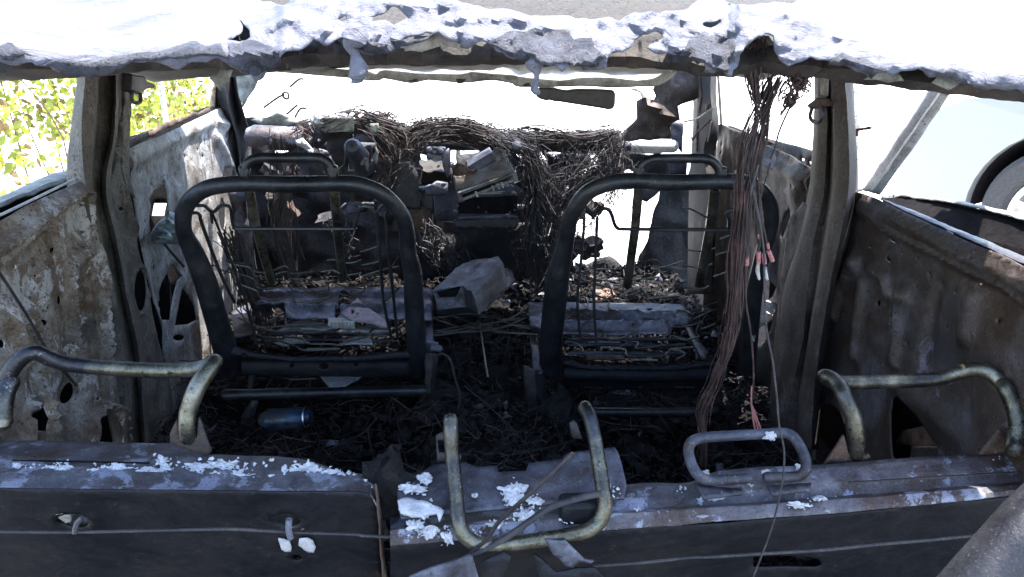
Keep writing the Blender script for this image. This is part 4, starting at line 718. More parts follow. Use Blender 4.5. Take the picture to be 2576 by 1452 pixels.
scrap('board_scrap', 'dull grey scrap at the left end of the left seat cross channel', 'scrap', O((500, 600), (620, 565), (760, 570), (830, 608), (600, 618)), .79, m_box, group='pale scraps in the left seat')
scrap('circuit_plate', 'pinkish pierced metal plate lying tilted on the left seat pan', 'plate', O((1100, 345), (1240, 222), (1340, 300), (1480, 405), (1500, 470), (1300, 420), (1180, 400)), .835, burnt('pink_grey_plate', [(.2, .14, .14), (.32, .25, .27), (.4, .34, .38)], 20, rough=(.5, .8), bump=.4), holes=[O((1185, 320), (1210, 312), (1212, 345), (1190, 348)), O((1225, 345), (1245, 345), (1240, 360)), O((1255, 325), (1275, 330), (1270, 340))], thick=.004)
b = MB(); q = [PZ(u, v, .82) for u, v in O((980, 420), (1225, 420), (1220, 475), (1000, 470))]; b.prism(q, (0, 0, .012))
for i in range(7): b.box(PZ(*O((1000 + i * 33, 428))[0], .835), (.008, .012, .010))
tag(b.build('cable_plug', m_cream, None, bevel=.001), 'cream toothed plug strip lying on the left seat springs', 'plug')
scrap('seat_skirt', 'bent blue grey steel skirt at the outer side of the left seat', 'plate', D((1690, 900), (1850, 820), (1860, 880), (1800, 1000), (1840, 1060), (1710, 1100)), .74, m_bluest)

for par, cv, ys, xa, xb in ((ls, O, (455, 520, 575), 420, 1560), (rs, V_, (705, 770, 860), 420, 1820)):
    for y_ in ys:
        tube('cushion_bar', [PZ(*cv((x_, y_ + 6 * math.sin(x_ / 170)))[0], .735) for x_ in range(xa, xb, 160)], .0045, m_bluest, par, n=8)
panel('seat_slat', V_((620, 720), (800, 735), (990, 740), (1000, 780), (780, 770), (640, 745)), PLZ(.73), m_cream, rs, step=.01, jag=.003)
panel('seat_slat', V_((1120, 740), (1330, 740), (1340, 770), (1150, 775)), PLZ(.73), m_rust, rs, step=.01, jag=.003)
panel('seat_slat', V_((600, 850), (1040, 860), (1050, 940), (620, 930)), PLZ(.70), m_rust, rs, step=.01, jag=.003)
# beverage can
can = thing('drink_can', 'scorched blue and yellow drink can lying on the floor behind the left seat', 'can', PY(712, 1045, 1.50))
e0, e1 = PY(672, 1056, 1.52), PY(764, 1050, 1.51)
def canmat():
    m, nt, b_ = mat_('scorched_can'); tc = nt.nodes.new('ShaderNodeTexCoord').outputs['Object']
    n = n_noise(nt, tc, 26, 5, .6, .3); c = n_ramp(nt, n, [(.40, (.006, .012, .035)), (.50, (.012, .05, .10)), (.58, (.06, .045, .025)), (.66, (.02, .016, .012))])
    nt.links.new(c, b_.inputs['Base Color']); b_.inputs['Metallic'].default_value = .3; b_.inputs['Roughness'].default_value = .38; return m
ax = (e1 - e0).normalized(); m_can = canmat()
tube('can_body', [e0 - ax * .006, e0, e0 + ax * .004, e1 - ax * .010, e1, e1 + ax * .004], [.016, .020, .0225, .0225, .020, .019], m_can, can, n=24, smooth=False)
tube('can_rim', [e1 + ax * .004, e1 + ax * .007], [.022, .022], flat('can_rim_metal', (.6, .62, .65), .3, 1), can, n=24, smooth=False, cap=False)
# printed mark on the can: a small dark squared ring
b = MB(); c0 = e0 + ax * .012 + Vector((0, -.0262, .006))
for a0, a1 in (((0, 0), (.009, 0)), ((.009, 0), (.009, .010)), ((.009, .010), (0, .010)), ((0, .010), (0, 0))):
    b.tube([c0 + ax * a0[0] + Vector((0, 0, a0[1])), c0 + ax * a1[0] + Vector((0, 0, a1[1]))], .0008, n=4, smooth=False)
b.build('printed_mark', m_rust, can)

# ================================================================ REAR SEAT BACKS
rl = thing('rear_seat_back', 'left section of the rear seat back, bare dark steel with white flaked ledge', 'seat back', (-.3, .84, .6), 'folded sections of the rear seat back')
l1 = I((-300, 575), (0, 590), (800, 600), (1500, 562), (1700, 566), (2050, 578), (2200, 595), (2350, 640), (2490, 695)) + J((140, 697), (200, 708), (250, 735), (285, 765))
l2 = I((-300, 670), (0, 682), (800, 690), (1500, 700), (2050, 702), (2350, 702), (2500, 704)) + J((140, 705), (210, 730), (250, 760), (292, 790))
l3 = I((-300, 765), (0, 770), (800, 778), (1500, 788), (2050, 792), (2500, 795)) + J((140, 790), (230, 800), (270, 830), (302, 880))
l4 = I((-300, 800), (0, 805), (800, 812), (1500, 822), (2050, 826), (2500, 830)) + J((140, 830), (230, 840), (275, 880), (305, 940))
def YL(l, Y): return [PY(u, v, Y) for u, v in l]
loft('seat_ledge', [YL(l1, .885), YL(l2, .852), YL(l3, .828), YL(l4, .818)], m_ledge, rl, n=160, sub=5, nz=(.0012, 30), thick=.002)
shr = panel('back_panel', [(p[0], p[1]) for p in l4] + J((318, 1100), (345, 1451), (365, 1700)) + [(-100, 1560)], PLS(.822, .91, 1250, 1450), m_seatback, rl, step=.008, thick=.002,
 holes=[I(*ell((540, 1025), 120, 52, 20, a=.15)), I(*ell((2085, 1020), 112, 46, 20, a=.1)), I(*ell((2165, 1310), 40, 22))],
 feats=[('dome', I((850, 915))[0], .022, -.006, .5), ('ridge', I(*ell((540, 1030), 150, 75, 16)), .006, .004), ('ridge', I(*ell((2085, 1025), 140, 70, 16)), .006, .004), ('dome', I((1300, 1250))[0], .05, .003)], nz=(.001, 12))
loft('edge_flange', [YL(J((292, 770), (312, 1000), (325, 1150), (352, 1600)), .815), YL(J((300, 790), (332, 1000), (345, 1150), (385, 1600)), .825)], m_rust, rl, n=40, sub=2, nz=(.001, 60), thick=.002)
panel('hinge_bracket', I((-300, 455), (0, 458), (800, 474), (1530, 490), (1545, 520), (1515, 570), (1510, 625), (1280, 622), (800, 618), (0, 600), (-300, 595)), PLS(.93, .865, 1110, 1165), m_ledge, rl, step=.01, thick=.003, nz=(.0008, 20), feats=[('ridge', I((-300, 595), (1200, 618)), .004, -.004)])
tube('groove_shade_line', [PY(u, v, y) for (u, v), y in zip(I((90, 600), (600, 610), (1090, 620)), (.868, .868, .868))], .0012, m_black, rl, n=5)  # black line painted as the shade in the groove
for q in (I((415, 985), (470, 978), (520, 1010), (525, 1050), (490, 1052), (445, 1020)), I((2130, 1095), (2180, 1078), (2225, 1100), (2215, 1112))): panel('metal_flake', q, PLS(.818, .905, 1250, 1450), m_cream, rl, step=.006, jag=.002, nz=(.003, 60))
for q in (I((2028, 1170), (2065, 1175), (2115, 1190), (2132, 1230), (2130, 1262), (2090, 1265), (2055, 1245)), I((2180, 1170), (2240, 1165), (2280, 1185), (2300, 1230), (2295, 1270), (2250, 1272), (2215, 1250), (2178, 1215))): panel('metal_flake', q, PLS(.816, .902, 1250, 1450), m_ash, rl, step=.004, jag=.001, nz=(.001, 80))
for c in ((600, 1010), (2100, 1020)): panel('inner_plate', I(*ell(c, 130, 65, 14)), PLY(.90), m_cream, rl, step=.006, nz=(.004, 50))
tube('wire_tie', YL(I((600, 1020), (560, 1060), (545, 1130)), .79), .003, m_bluest, rl, n=6); tube('wire_tie', YL(I((2110, 1030), (2105, 1100), (2120, 1170)), .79), .004, m_bluest, rl, n=6)

rr = thing('rear_seat_back', 'right section of the rear seat back, long rusted blue grey ledge', 'seat back', (.3, .84, .6), 'folded sections of the rear seat back')
r1 = J((400, 1010), (900, 960), (1480, 900), (2120, 782), (2330, 768), (2576, 765)) + L((400, 672), (1000, 640), (1430, 608), (2000, 570), (2576, 540), (2900, 520))
r2 = J((400, 1090), (900, 1060), (1480, 1020), (2000, 975), (2300, 955), (2576, 940)) + L((0, 946), (640, 905), (1200, 870), (1700, 830), (2200, 785), (2576, 755), (2900, 730))
r3 = J((400, 1190), (900, 1150), (1480, 1110), (2000, 1075), (2300, 1050), (2576, 1035)) + L((0, 1045), (640, 990), (1200, 950), (1700, 905), (2200, 850), (2576, 810), (2900, 790))
r4 = [(u, v + 12) for u, v in r3]
r3x = [p[0] for p in r3]; r3v = [p[1] for p in r3]; r1x = [p[0] for p in r1]; r1v = [p[1] for p in r1]; r2x = [p[0] for p in r2]; r2v = [p[1] for p in r2]
def Yr(u): return .815 + (1250 - float(np.interp(u, r3x, r3v))) * .00030
def YR(l, d): return [PY(u, v, Yr(u) + d) for u, v in l]
def uv_of(p):
    d = p - CAM; a = d.x * _cy - d.y * _sy; w = d.x * _sy + d.y * _cy; dep = w * _cx - d.z * _sx; up = w * _sx + d.z * _cx
    return CX + FP * a / dep, CY - FP * up / dep
def warp_rr(p):
    u, v = uv_of(p); y = Yr(u) + .002 + (v - float(np.interp(u, r3x, r3v))) * .00045 + (p.y - .82); d = p - CAM; return CAM + d * (y / d.y)
loft('seat_ledge', [YR(r1, .070), YR([(u, (v + float(np.interp(u, r2x, r2v))) / 2 + 8) for u, v in r1], .040), YR(r2, .030), YR([(u, v + 8) for u, v in r2], .011), YR(r3, .003), YR(r4, .0)], m_ledge, rr, n=180, sub=4, nz=(.0012, 30), thick=.002)
panel('back_panel', r4 + [(2780, 1600), (980, 1600)], PLY(.82), m_seatback, rr, extra=warp_rr, step=.008, thick=.002,
 holes=[L((600, 1300), (700, 1295), (1000, 1300), (1080, 1320), (1100, 1360), (1060, 1375), (600, 1380))],
 feats=[('dome', L((400, 1110))[0], .022, .004, .7), ('dome', L((1850, 960))[0], .028, -.014, .9), ('ridge', L(*ell((270, 1200), 80, 60)), .005, .005), ('ridge', L((0, 1100), (2576, 860)), .006, .002)], nz=(.0015, 14))
panel('inner_plate', L((900, 1300), (1100, 1310), (1110, 1370), (1000, 1380)), PLY(.90), m_bluest, rr, step=.008)
loft('edge_lip', [YR(L((1290, 758), (1500, 745), (1780, 728), (2000, 712), (2300, 695), (2900, 655)), .035), YR(L((1290, 766), (1500, 753), (1780, 736), (2000, 720), (2300, 703), (2900, 663)), .03)], m_dark, rr, n=50, sub=1, nz=(0, 1), thick=.001)
cp = panel('headrest_mount', J((448, 715), (560, 700), (640, 690), (690, 650), (740, 634), (900, 620), (940, 616), (1000, 640), (1080, 648), (1178, 642), (1190, 690), (1280, 688), (1390, 680), (1412, 618), (1560, 608), (1650, 590), (1700, 550), (1760, 540), (1940, 520), (2040, 508), (2070, 560), (2100, 680), (2122, 770), (2108, 862), (2000, 870), (1850, 876), (1680, 885), (1480, 915), (1200, 950), (940, 975), (760, 985), (700, 1000), (480, 1012), (455, 900)), PLS(.87, .80, 1170, 1300), burnt('steel_mount', [(.035, .034, .042), (.07, .072, .092), (.13, .135, .17)], 14, soot=(.04, .026, .02), soot_amt=.45, flake=(.22, .23, .28), flake_thr=.64, flake_scale=30, metal=.35, rough=(.35, .65), bump=.3, speck=(.1, .06, .04), speck_thr=.66), rr, step=.006, thick=.003, nz=(.0015, 25), jag=.0006, feats=[('ridge', J((460, 960), (1000, 930), (1500, 880), (2100, 820)), .02, -.004)])
panel('metal_flake', J((470, 900), (520, 890), (640, 900), (700, 920), (760, 950), (795, 990), (760, 1050), (740, 1000), (560, 1022), (480, 1000)), PLS(.87, .80, 1160, 1290), m_ash, cp, step=.004, jag=.002, nz=(.003, 60), off=1, thick=.004)
def flakes(parent, pts, size, plane_of, seed, mat=None, fk=.7):
    rnd = random.Random(seed); b = MB()
    for (u, v, su, sv, n) in pts:
        for i in range(int(n * fk)):
            uu = u + rnd.gauss(0, su); vv = v + rnd.gauss(0, sv); c = plane_of(uu, vv)
            r = size * rnd.uniform(.4, 1.3); k = rnd.randint(5, 8); a0 = rnd.random() * 6; tilt = Vector((rnd.uniform(-.8, .8), rnd.uniform(-1, .1), 1)).normalized()
            e1_ = tilt.orthogonal().normalized(); e2_ = tilt.cross(e1_); base = len(b.v); b.v.append(c + tilt * r * .35)
            for j in range(k): a = a0 + j * 6.283 / k; rr_ = r * rnd.uniform(.5, 1.3); b.v.append(c + (e1_ * math.cos(a) + e2_ * math.sin(a)) * rr_)
            for j in range(k): b.f.append((base, base + 1 + j, base + 1 + (j + 1) % k))
    o = b.build('ash_flakes', mat or m_ash, parent, smooth=False); o['kind'] = 'stuff'; return o
def on_ledge(u, v):
    y = .885 if v < 1130 else (.885 - (v - 1130) / 130 * .062)
    return PY(u, v, y - .001)
def I1(u, v): return I((u, v))[0]
fl = []
for (x, y, sx, sy_, n) in ((180, 640, 60, 16, 20), (430, 650, 70, 20, 40), (270, 690, 30, 12, 14), (820, 650, 80, 14, 50), (820, 730, 100, 22, 120), (1190, 605, 30, 20, 40), (1100, 670, 90, 16, 80), (640, 740, 30, 30, 20), (1500, 650, 90, 26, 150), (1620, 730, 90, 30, 130), (1850, 740, 90, 32, 150), (1740, 650, 70, 30, 50), (2090, 670, 16, 18, 16), (2230, 660, 50, 22, 70), (2430, 682, 50, 12, 40), (2520, 735, 40, 22, 50)): u, v = I1(x, y); fl.append((u, v, sx * .345, sy_ * .345, n))
for (x, y, sx, sy_, n) in ((70, 740, 50, 22, 70), (170, 760, 30, 15, 25), (240, 790, 12, 12, 10)): u, v = J((x, y))[0]; fl.append((u, v, sx * .345, sy_ * .345, n))
flakes(rl, fl, .0022, on_ledge, 3)
fl = []
for (x, y, sx, sy_, n) in ((660, 710, 20, 18, 20), (540, 800, 30, 22, 50), (600, 830, 25, 15, 25), (1300, 840, 40, 45, 110), (1290, 900, 25, 20, 40), (1020, 848, 14, 5, 6), (1450, 880, 30, 15, 20), (600, 960, 60, 25, 60), (600, 1060, 30, 30, 40), (680, 1120, 50, 18, 60), (820, 1140, 20, 40, 25), (1180, 1060, 40, 16, 30), (1380, 980, 60, 22, 50), (1330, 1030, 60, 10, 20), (2000, 820, 40, 30, 25), (2200, 950, 12, 6, 6), (1010, 1130, 30, 14, 20), (1700, 1045, 50, 8, 16)): u, v = J((x, y))[0]; fl.append((u, v, sx * .345, sy_ * .345, n))
for (x, y, sx, sy_, n) in ((290, 840, 40, 22, 80), (250, 710, 18, 14, 30), (210, 890, 16, 20, 16), (570, 790, 12, 16, 14), (720, 425, 22, 14, 36), (900, 800, 60, 10, 30), (970, 680, 25, 25, 40), (690, 690, 14, 10, 14), (920, 930, 50, 10, 20), (1080, 880, 40, 8, 24), (1750, 670, 40, 14, 14), (2400, 610, 50, 18, 30), (100, 820, 50, 14, 20)): u, v = L((x, y))[0]; fl.append((u, v, sx * .345, sy_ * .345, n))
def on_r(u, v):
    a, m_, c = float(np.interp(u, r1x, r1v)), float(np.interp(u, r2x, r2v)), float(np.interp(u, r3x, r3v))
    o = .07 if v < a else (.07 - (v - a) / (m_ - a) * .04 if v < m_ else max(.003, .012 - (v - m_) / (c - m_) * .009))
    if u < 1600 and v < c - 30: return cpl.hit(u, v) + Vector((0, -.004, .002))
    return PY(u, v, Yr(u) + o - .003)
cpl = PLS(.87, .80, 1170, 1300)
flakes(rr, fl, .0021, on_r, 4)
# crumpled sheets of ash on the ledges
def crumple(par, cv, x, y, rx, ry, pof, seed):
    rnd = random.Random(seed); b = MB(); n = 26; m = 8; rx *= 1.2; ry *= 1.25
    grid = []
    for j in range(m + 1):
        row = []
        for i in range(n):
            a = 6.2832 * i / n; q = Vector((math.cos(a) * 1.7, math.sin(a) * 1.7, seed)); rr_ = (.75 + .75 * noise.noise(q) + .35 * noise.noise(q * 3.1)) * j / m
            uv = cv((x + math.cos(a) * rx * rr_, y + math.sin(a) * ry * rr_))[0]
            p = pof(uv[0], uv[1]); k = p * 230
            row.append(p + Vector((.3 * noise.noise(k + Vector((9, 0, 0))), -.5 - .8 * abs(noise.noise(k)), .6 + 1.0 * noise.noise(k * 1.3))) * .0036 * (1 if j < m else .4))
        grid.append(row)
    for r in grid: b.v += r
    for j in range(m):
        for i in range(n):
            if rnd.random() < .05 and j > 2: continue
            b.f.append((j * n + i, j * n + (i + 1) % n, (j + 1) * n + (i + 1) % n, (j + 1) * n + i))
    return b.build('ash_sheet', m_ash, par, smooth=False, thick=.0006)
for i, (x, y, rx, ry) in enumerate(((450, 660, 90, 26), (260, 700, 40, 26), (130, 640, 30, 20), (760, 740, 120, 40), (860, 650, 60, 24), (1190, 610, 60, 36), (1120, 675, 150, 24), (660, 700, 50, 40), (1450, 650, 90, 40), (1640, 630, 120, 36), (1560, 720, 110, 40), (1850, 745, 150, 50), (2240, 655, 90, 36), (2080, 670, 24, 36), (2430, 685, 60, 16), (2530, 735, 90, 46), (1980, 600, 20, 16), (1740, 690, 60, 30))):
    crumple(rl, I, x, y, rx, ry, on_ledge, 31 + i)
crumple(rl, J, 60, 745, 80, 44, on_ledge, 61); crumple(rl, J, 175, 765, 40, 26, on_ledge, 62)
for i, (x, y, rx, ry) in enumerate(((660, 715, 50, 36), (560, 790, 110, 36), (1310, 850, 70, 80), (1300, 800, 90, 40), (640, 955, 110, 60), (590, 1060, 60, 40), (680, 1120, 90, 40), (820, 1150, 36, 66), (1160, 1060, 60, 34), (1400, 985, 90, 30), (1450, 885, 60, 26), (2200, 950, 24, 12), (1020, 848, 26, 12))): crumple(rr, J, x, y, rx, ry, lambda u, v: on_r(u, v) + Vector((0, -.003, 0)), 71 + i)
for i, (x, y, rx, ry) in enumerate(((280, 840, 90, 50), (245, 705, 36, 28), (210, 890, 26, 30), (570, 790, 28, 36), (720, 425, 50, 30), (920, 815, 80, 20), (950, 675, 60, 36), (690, 690, 36, 20), (920, 930, 90, 20), (1080, 880, 60, 16))): crumple(rr, L, x, y, rx, ry, on_r, 91 + i)
# centre headrest loop + mounts
tube('headrest_frame', [PY(u, v, Y) for (u, v), Y in zip(J((838, 300), (842, 400), (855, 600), (880, 850), (895, 1020), (925, 1120), (985, 1185), (1075, 1215), (1300, 1205), (1650, 1158), (1830, 1115), (1930, 1040), (1965, 930), (1950, 800), (1905, 520), (1860, 300), (1820, 215)), (.86, .85, .84, .81, .79, .782, .778, .776, .774, .776, .78, .785, .79, .80, .83, .85, .87))], .0090, m_bare, rr, n=16)
for q in (J((733, 420), (780, 395), (800, 400), (815, 560), (918, 560), (915, 625), (740, 625)), J((1705, 330), (1740, 310), (1760, 330), (1800, 440), (1725, 430))): panel('mount_bracket', q, PLY(.885), m_dark, rr, step=.008, thick=.003, holes=[J((745, 450), (795, 450), (800, 545), (755, 545))] if q[0][0] < 1120 else [])
# outer headrest hoops
hl = D((-150, 1750), (-60, 1560), (20, 1420), (110, 1290), (190, 1215), (270, 1200), (360, 1240), (480, 1280), (640, 1300), (900, 1318), (1200, 1330), (1400, 1322), (1500, 1300), (1565, 1262)) 
hy = [.93, .93, .93, .935, .94, .945, .95, .955, .96, .96, .955, .95, .945, .94]
hl2 = D((1565, 1262), (1540, 1300), (1470, 1400)) + I((1420, 110), (1375, 240), (1368, 340), (1375, 430))
tube('headrest_frame', [PY(u, v, y) for (u, v), y in zip(hl + hl2[1:], hy + [.925, .91, .90, .895, .89, .89])], [.0098] * 14 + [.0104, .011, .011, .011, .011, .011], m_bare, rl, n=16)
tube('headrest_frame', [PY(u, v, y) for (u, v), y in zip(D((70, 1480),)[0:0] + I((80, 20), (40, 110), (20, 230), (22, 330)), (.93, .92, .91, .90))], .011, m_bare, rl, n=16)
hr_ = L((1350, 560), (1352, 430), (1330, 280), (1260, 130)) + G((1235, 1451), (1170, 1385), (1120, 1372), (1180, 1410), (1300, 1418), (1600, 1410), (1900, 1395), (2080, 1350), (2220, 1320), (2330, 1345), (2420, 1430)) + L((2440, 70), (2500, 200), (2530, 330), (2515, 450), (2505, 520))
tube('headrest_frame', [PY(u, v, y) for (u, v), y in zip(hr_, (.89, .89, .895, .905, .92, .935, .945, .95, .955, .96, .958, .95, .94, .93, .915, .90, .885, .87, .86, .85))], [.011] * 5 + [.0098] * 9 + [.0105] * 6, m_bare, rr, n=16)
for q, par in ((I((1240, 405), (1290, 300), (1320, 430), (1360, 440), (1440, 430), (1455, 280), (1530, 490), (1530, 560), (1245, 480)), rl), (L((1120, 625), (1235, 450), (1260, 415), (1290, 540), (1330, 590), (1440, 550), (1450, 570), (1400, 612)), rr), (L((2245, 555), (2390, 370), (2420, 400), (2470, 480), (2560, 470), (2576, 540)), rr)): panel('mount_bracket', q, PLY(.888), m_rust, par, step=.006, thick=.004, nz=(.002, 30))
# loose loop handle lying on the right ledge
lp = thing('loop_handle', 'bent steel loop resting on the right seat ledge among white flakes', 'loop', PY(1866, 1180, .86))
tube('loop_tube', [PY(u, v, Y) for (u, v), Y in zip(L((700, 722), (820, 722), (930, 712), (985, 660), (970, 560), (905, 440), (830, 402), (700, 405), (450, 420), (260, 432), (160, 460), (128, 530), (160, 650), (220, 725), (310, 745), (560, 730)), [.83] * 4 + [.845, .865, .875, .875, .875, .875, .87, .86, .845, .83, .83, .83])], .0068, m_bluest, lp, n=14)
for q in (L((165, 765), (330, 800), (520, 810), (515, 850), (240, 882)), L((695, 790), (860, 780), (1020, 768), (1020, 822), (742, 856))): panel('foot_plate', q, PLS(.85, .825, 1210, 1250), m_bluest, lp, step=.006, thick=.003)
# rods and straps across the seat backs
tag(tube('release_rod', YL(I((-200, 1120), (0, 1120), (500, 1125), (1100, 1112), (1650, 1102), (1900, 1112), (2200, 1128), (2576, 1140)) + J((200, 1150), (380, 1158), (430, 1150)), .80), .0020, m_dark, None, n=8), 'thin steel rod running across the left rear seat back', 'rod', 'release rods on the seat backs')
tag(tube('release_rod', YL(J((1880, 1370), (2250, 1345), (2576, 1310)) + L((300, 1305), (600, 1285), (1100, 1255), (1500, 1215), (1900, 1180), (2300, 1140), (2700, 1100)), .80), .0022, m_dark, None, n=8), 'thin steel rod running across the right rear seat back', 'rod', 'release rods on the seat backs')
st = thing('hold_down_strap', 'pair of flat steel straps crossing the centre headrest loop', 'strap', PY(1250, 1330, .77))
for p in (J((1735, 545), (1600, 680), (1400, 860), (1200, 1040), (1100, 1180), (985, 1275)), J((1945, 840), (1800, 870), (1600, 930), (1450, 1020), (1250, 1160), (1120, 1230), (985, 1285))): tube('strap', YL(p, .768), .0038, m_dark, st, n=8, flat=.5)
panel('strap_bracket', J((540, 1451), (700, 1380), (975, 1285), (1000, 1300), (1030, 1400), (1060, 1500), (500, 1500)), PLY(.75), m_bluest, st, step=.008, thick=.004, nz=(.003, 25))
panel('torn_sleeve', J((1520, 1180), (1680, 1170), (1740, 1230), (1820, 1320), (1895, 1325), (1870, 1345), (1790, 1345), (1740, 1380), (1690, 1370), (1600, 1290), (1560, 1240)), PLY(.765), m_bluest, st, step=.006, jag=.002, nz=(.006, 40), thick=.003)
panel('torn_sleeve', J((1230, 1270), (1280, 1300), (1250, 1400), (1180, 1500), (1060, 1500), (1050, 1400), (1080, 1330)), PLY(.765), m_seatback, st, step=.008, jag=.002, nz=(.008, 30), thick=.003)
panel('torn_sleeve', J((1460, 1300), (1600, 1400), (1900, 1380), (2000, 1500), (1500, 1500)), PLY(.765), m_seatback, st, step=.008, jag=.002, nz=(.008, 30), thick=.003)
b = MB(); b.box(PY(*J((1800, 950))[0], .81), (.055, .03, .03)); b.build('buckle', m_seatback, st, bevel=.006)
# crumbs between the two seat backs
hatch = tube('corner_bar', [PY(3150, 800, .62), PY(2790, 1150, .58), PY(2600, 1330, .56), PY(2360, 1600, .53)], .030, burnt('dark_bar', [(.010, .009, .012), (.018, .017, .02), (.03, .028, .032)], 20, rough=(.3, .5), bump=.3, speck=(.08, .075, .06), speck_thr=.64, speck_scale=420), None, n=24, smooth=False); tag(hatch, 'thick dark rounded bar crossing the lower right corner', 'bar')

# ================================================================ DASHBOARD, WIRING
def strands(name, paths, n, spread, r, mat, par, seed, frizz=.004, endspread=1.0, nn=3, wig=3.0):
    """many thin strands following a 3D centre path"""
    rnd = random.Random(seed); b = MB()
    for i in range(n):
        c = paths[rnd.randrange(len(paths))]; c = resamp(c, max(8, len(c) * 2))
        o = Vector((rnd.gauss(0, 1), rnd.gauss(0, 1), rnd.gauss(0, 1))) * spread; ph = rnd.random() * 99
        k0 = 0 if rnd.random() < .7 else rnd.randrange(0, len(c) // 2); k1 = len(c) if rnd.random() < .7 else rnd.randrange(len(c) // 2, len(c))
        pts = []
        for j in range(k0, k1):
            t = j / (len(c) - 1); q = Vector((t * wig, ph, 0)); f = 1 + (endspread - 1) * t
            pts.append(c[j] + o * f * (1 + .5 * noise.noise(q * 1.7)) + Vector((noise.noise(q), noise.noise(q + Vector((0, 0, 5))), noise.noise(q + Vector((0, 0, 9))))) * frizz * f * 2)
        if len(pts) > 2: b.tube(pts, r * rnd.uniform(.7, 1.3), n=nn, step=2, cap=False)
    return b.build(name, mat, par)
wh = thing('wiring_harness', 'thick bundle of burnt brown wires wrapped along the dashboard beam and hanging below it', 'wiring', PY(1250, 360, 2.25))
main = [PY(u, v, Y) for (u, v), Y in zip([(820, 330), (880, 305), (960, 322), (1020, 345), (1080, 332), (1150, 325), (1210, 342), (1260, 358), (1340, 352), (1440, 358), (1500, 352), (1545, 345)], [2.2, 2.22, 2.24, 2.25, 2.25, 2.25, 2.25, 2.25, 2.25, 2.25, 2.26, 2.27])]
strands('wire_bundle', [main], 330, .013, .0012, m_wire, wh, 1, .013, wig=7)
strands('wire_bundle', [main[:8]], 90, .012, .0012, m_wirered, wh, 2, .018, wig=6)
tube('charred_core', main[1:], .022, m_fw, wh, n=12)
def P2(pts, Y): return [PY(u, v, Y) for u, v in pts]
strands('wire_fan', [P2([(930, 320), (985, 360), (1000, 420), (975, 480), (940, 530)], 2.2), P2([(1090, 345), (1030, 380), (990, 420), (960, 470)], 2.2), P2([(1000, 335), (1020, 400), (985, 460), (930, 500)], 2.2)], 64, .012, .0010, m_wire, wh, 3, .018, wig=5)
strands('wire_fan', [P2([(1270, 350), (1335, 400), (1345, 520), (1350, 640), (1345, 720)], 2.15), P2([(1330, 370), (1360, 450), (1370, 560), (1380, 680)], 2.15)], 200, .013, .0010, m_wiregrey, wh, 4, .022, 1.3, wig=5)
strands('wire_fan', [P2([(1545, 350), (1500, 400), (1440, 460), (1370, 540), (1310, 610)], 2.2), P2([(1545, 350), (1560, 420), (1520, 520), (1440, 590), (1380, 660)], 2.2), P2([(1480, 400), (1420, 470), (1400, 560), (1440, 640)], 2.2), P2([(1500, 395), (1430, 410), (1390, 450), (1370, 520)], 2.2)], 150, .018, .0009, m_wiregrey, wh, 5, .034, 1.4, wig=5)
strands('wire_fan', [P2([(1560, 350), (1500, 430), (1420, 470)], 2.25), P2([(1550, 360), (1555, 440), (1540, 520)], 2.2)], 60, .012, .0010, m_wire, wh, 6, .026, wig=5)
strands('wire_fan', [P2([(1240, 350), (1262, 380), (1265, 420), (1258, 450)], 2.12)], 40, .006, .0014, m_wiregrey, wh, 7, .006, 1.6)
strands('wire_fan', [P2([(690, 350), (700, 450), (730, 560), (740, 700)], 2.1), P2([(700, 360), (690, 480), (700, 600), (735, 720)], 2.1)], 26, .012, .0011, m_wiregrey, wh, 8, .015)
strands('wire_fan', [P2([(720, 480), (705, 540), (712, 620), (745, 730)], 2.05), P2([(710, 500), (695, 560), (720, 650), (760, 760)], 2.05)], 34, .006, .0013, m_wire, wh, 9, .008)
strands('wire_fan', [P2([(575, 590), (600, 660), (640, 760), (660, 860)], 1.95), P2([(580, 600), (625, 700), (655, 800)], 1.95)], 60, .012, .0016, m_wire, wh, 10, .012)
strands('wire_fan', [P2([(1080, 560), (1100, 620), (1130, 680)], 2.1), P2([(1120, 600), (1135, 640), (1180, 680)], 2.1)], 50, .014, .0013, m_wiregrey, wh, 11, .02)
strands('wire_fan', [P2([(835, 560), (855, 600), (880, 640)], 2.1), P2([(870, 560), (865, 610), (850, 650)], 2.1)], 30, .010, .0012, m_wiregrey, wh, 12, .02)
strands('wire_fan', [P2([(745, 330), (770, 320), (775, 345), (760, 375)], 2.2), P2([(750, 400), (740, 420), (730, 480)], 2.2)], 60, .010, .0013, m_wirered, wh, 13, .01)
strands('wire_frizz', [P2([(920, 315), (960, 290), (985, 300), (1000, 330)], 2.25), P2([(1080, 325), (1140, 312), (1190, 320), (1220, 350)], 2.25), P2([(880, 300), (930, 290), (990, 300)], 2.25)], 46, .005, .0013, m_wirered, wh, 14, .022, wig=7)

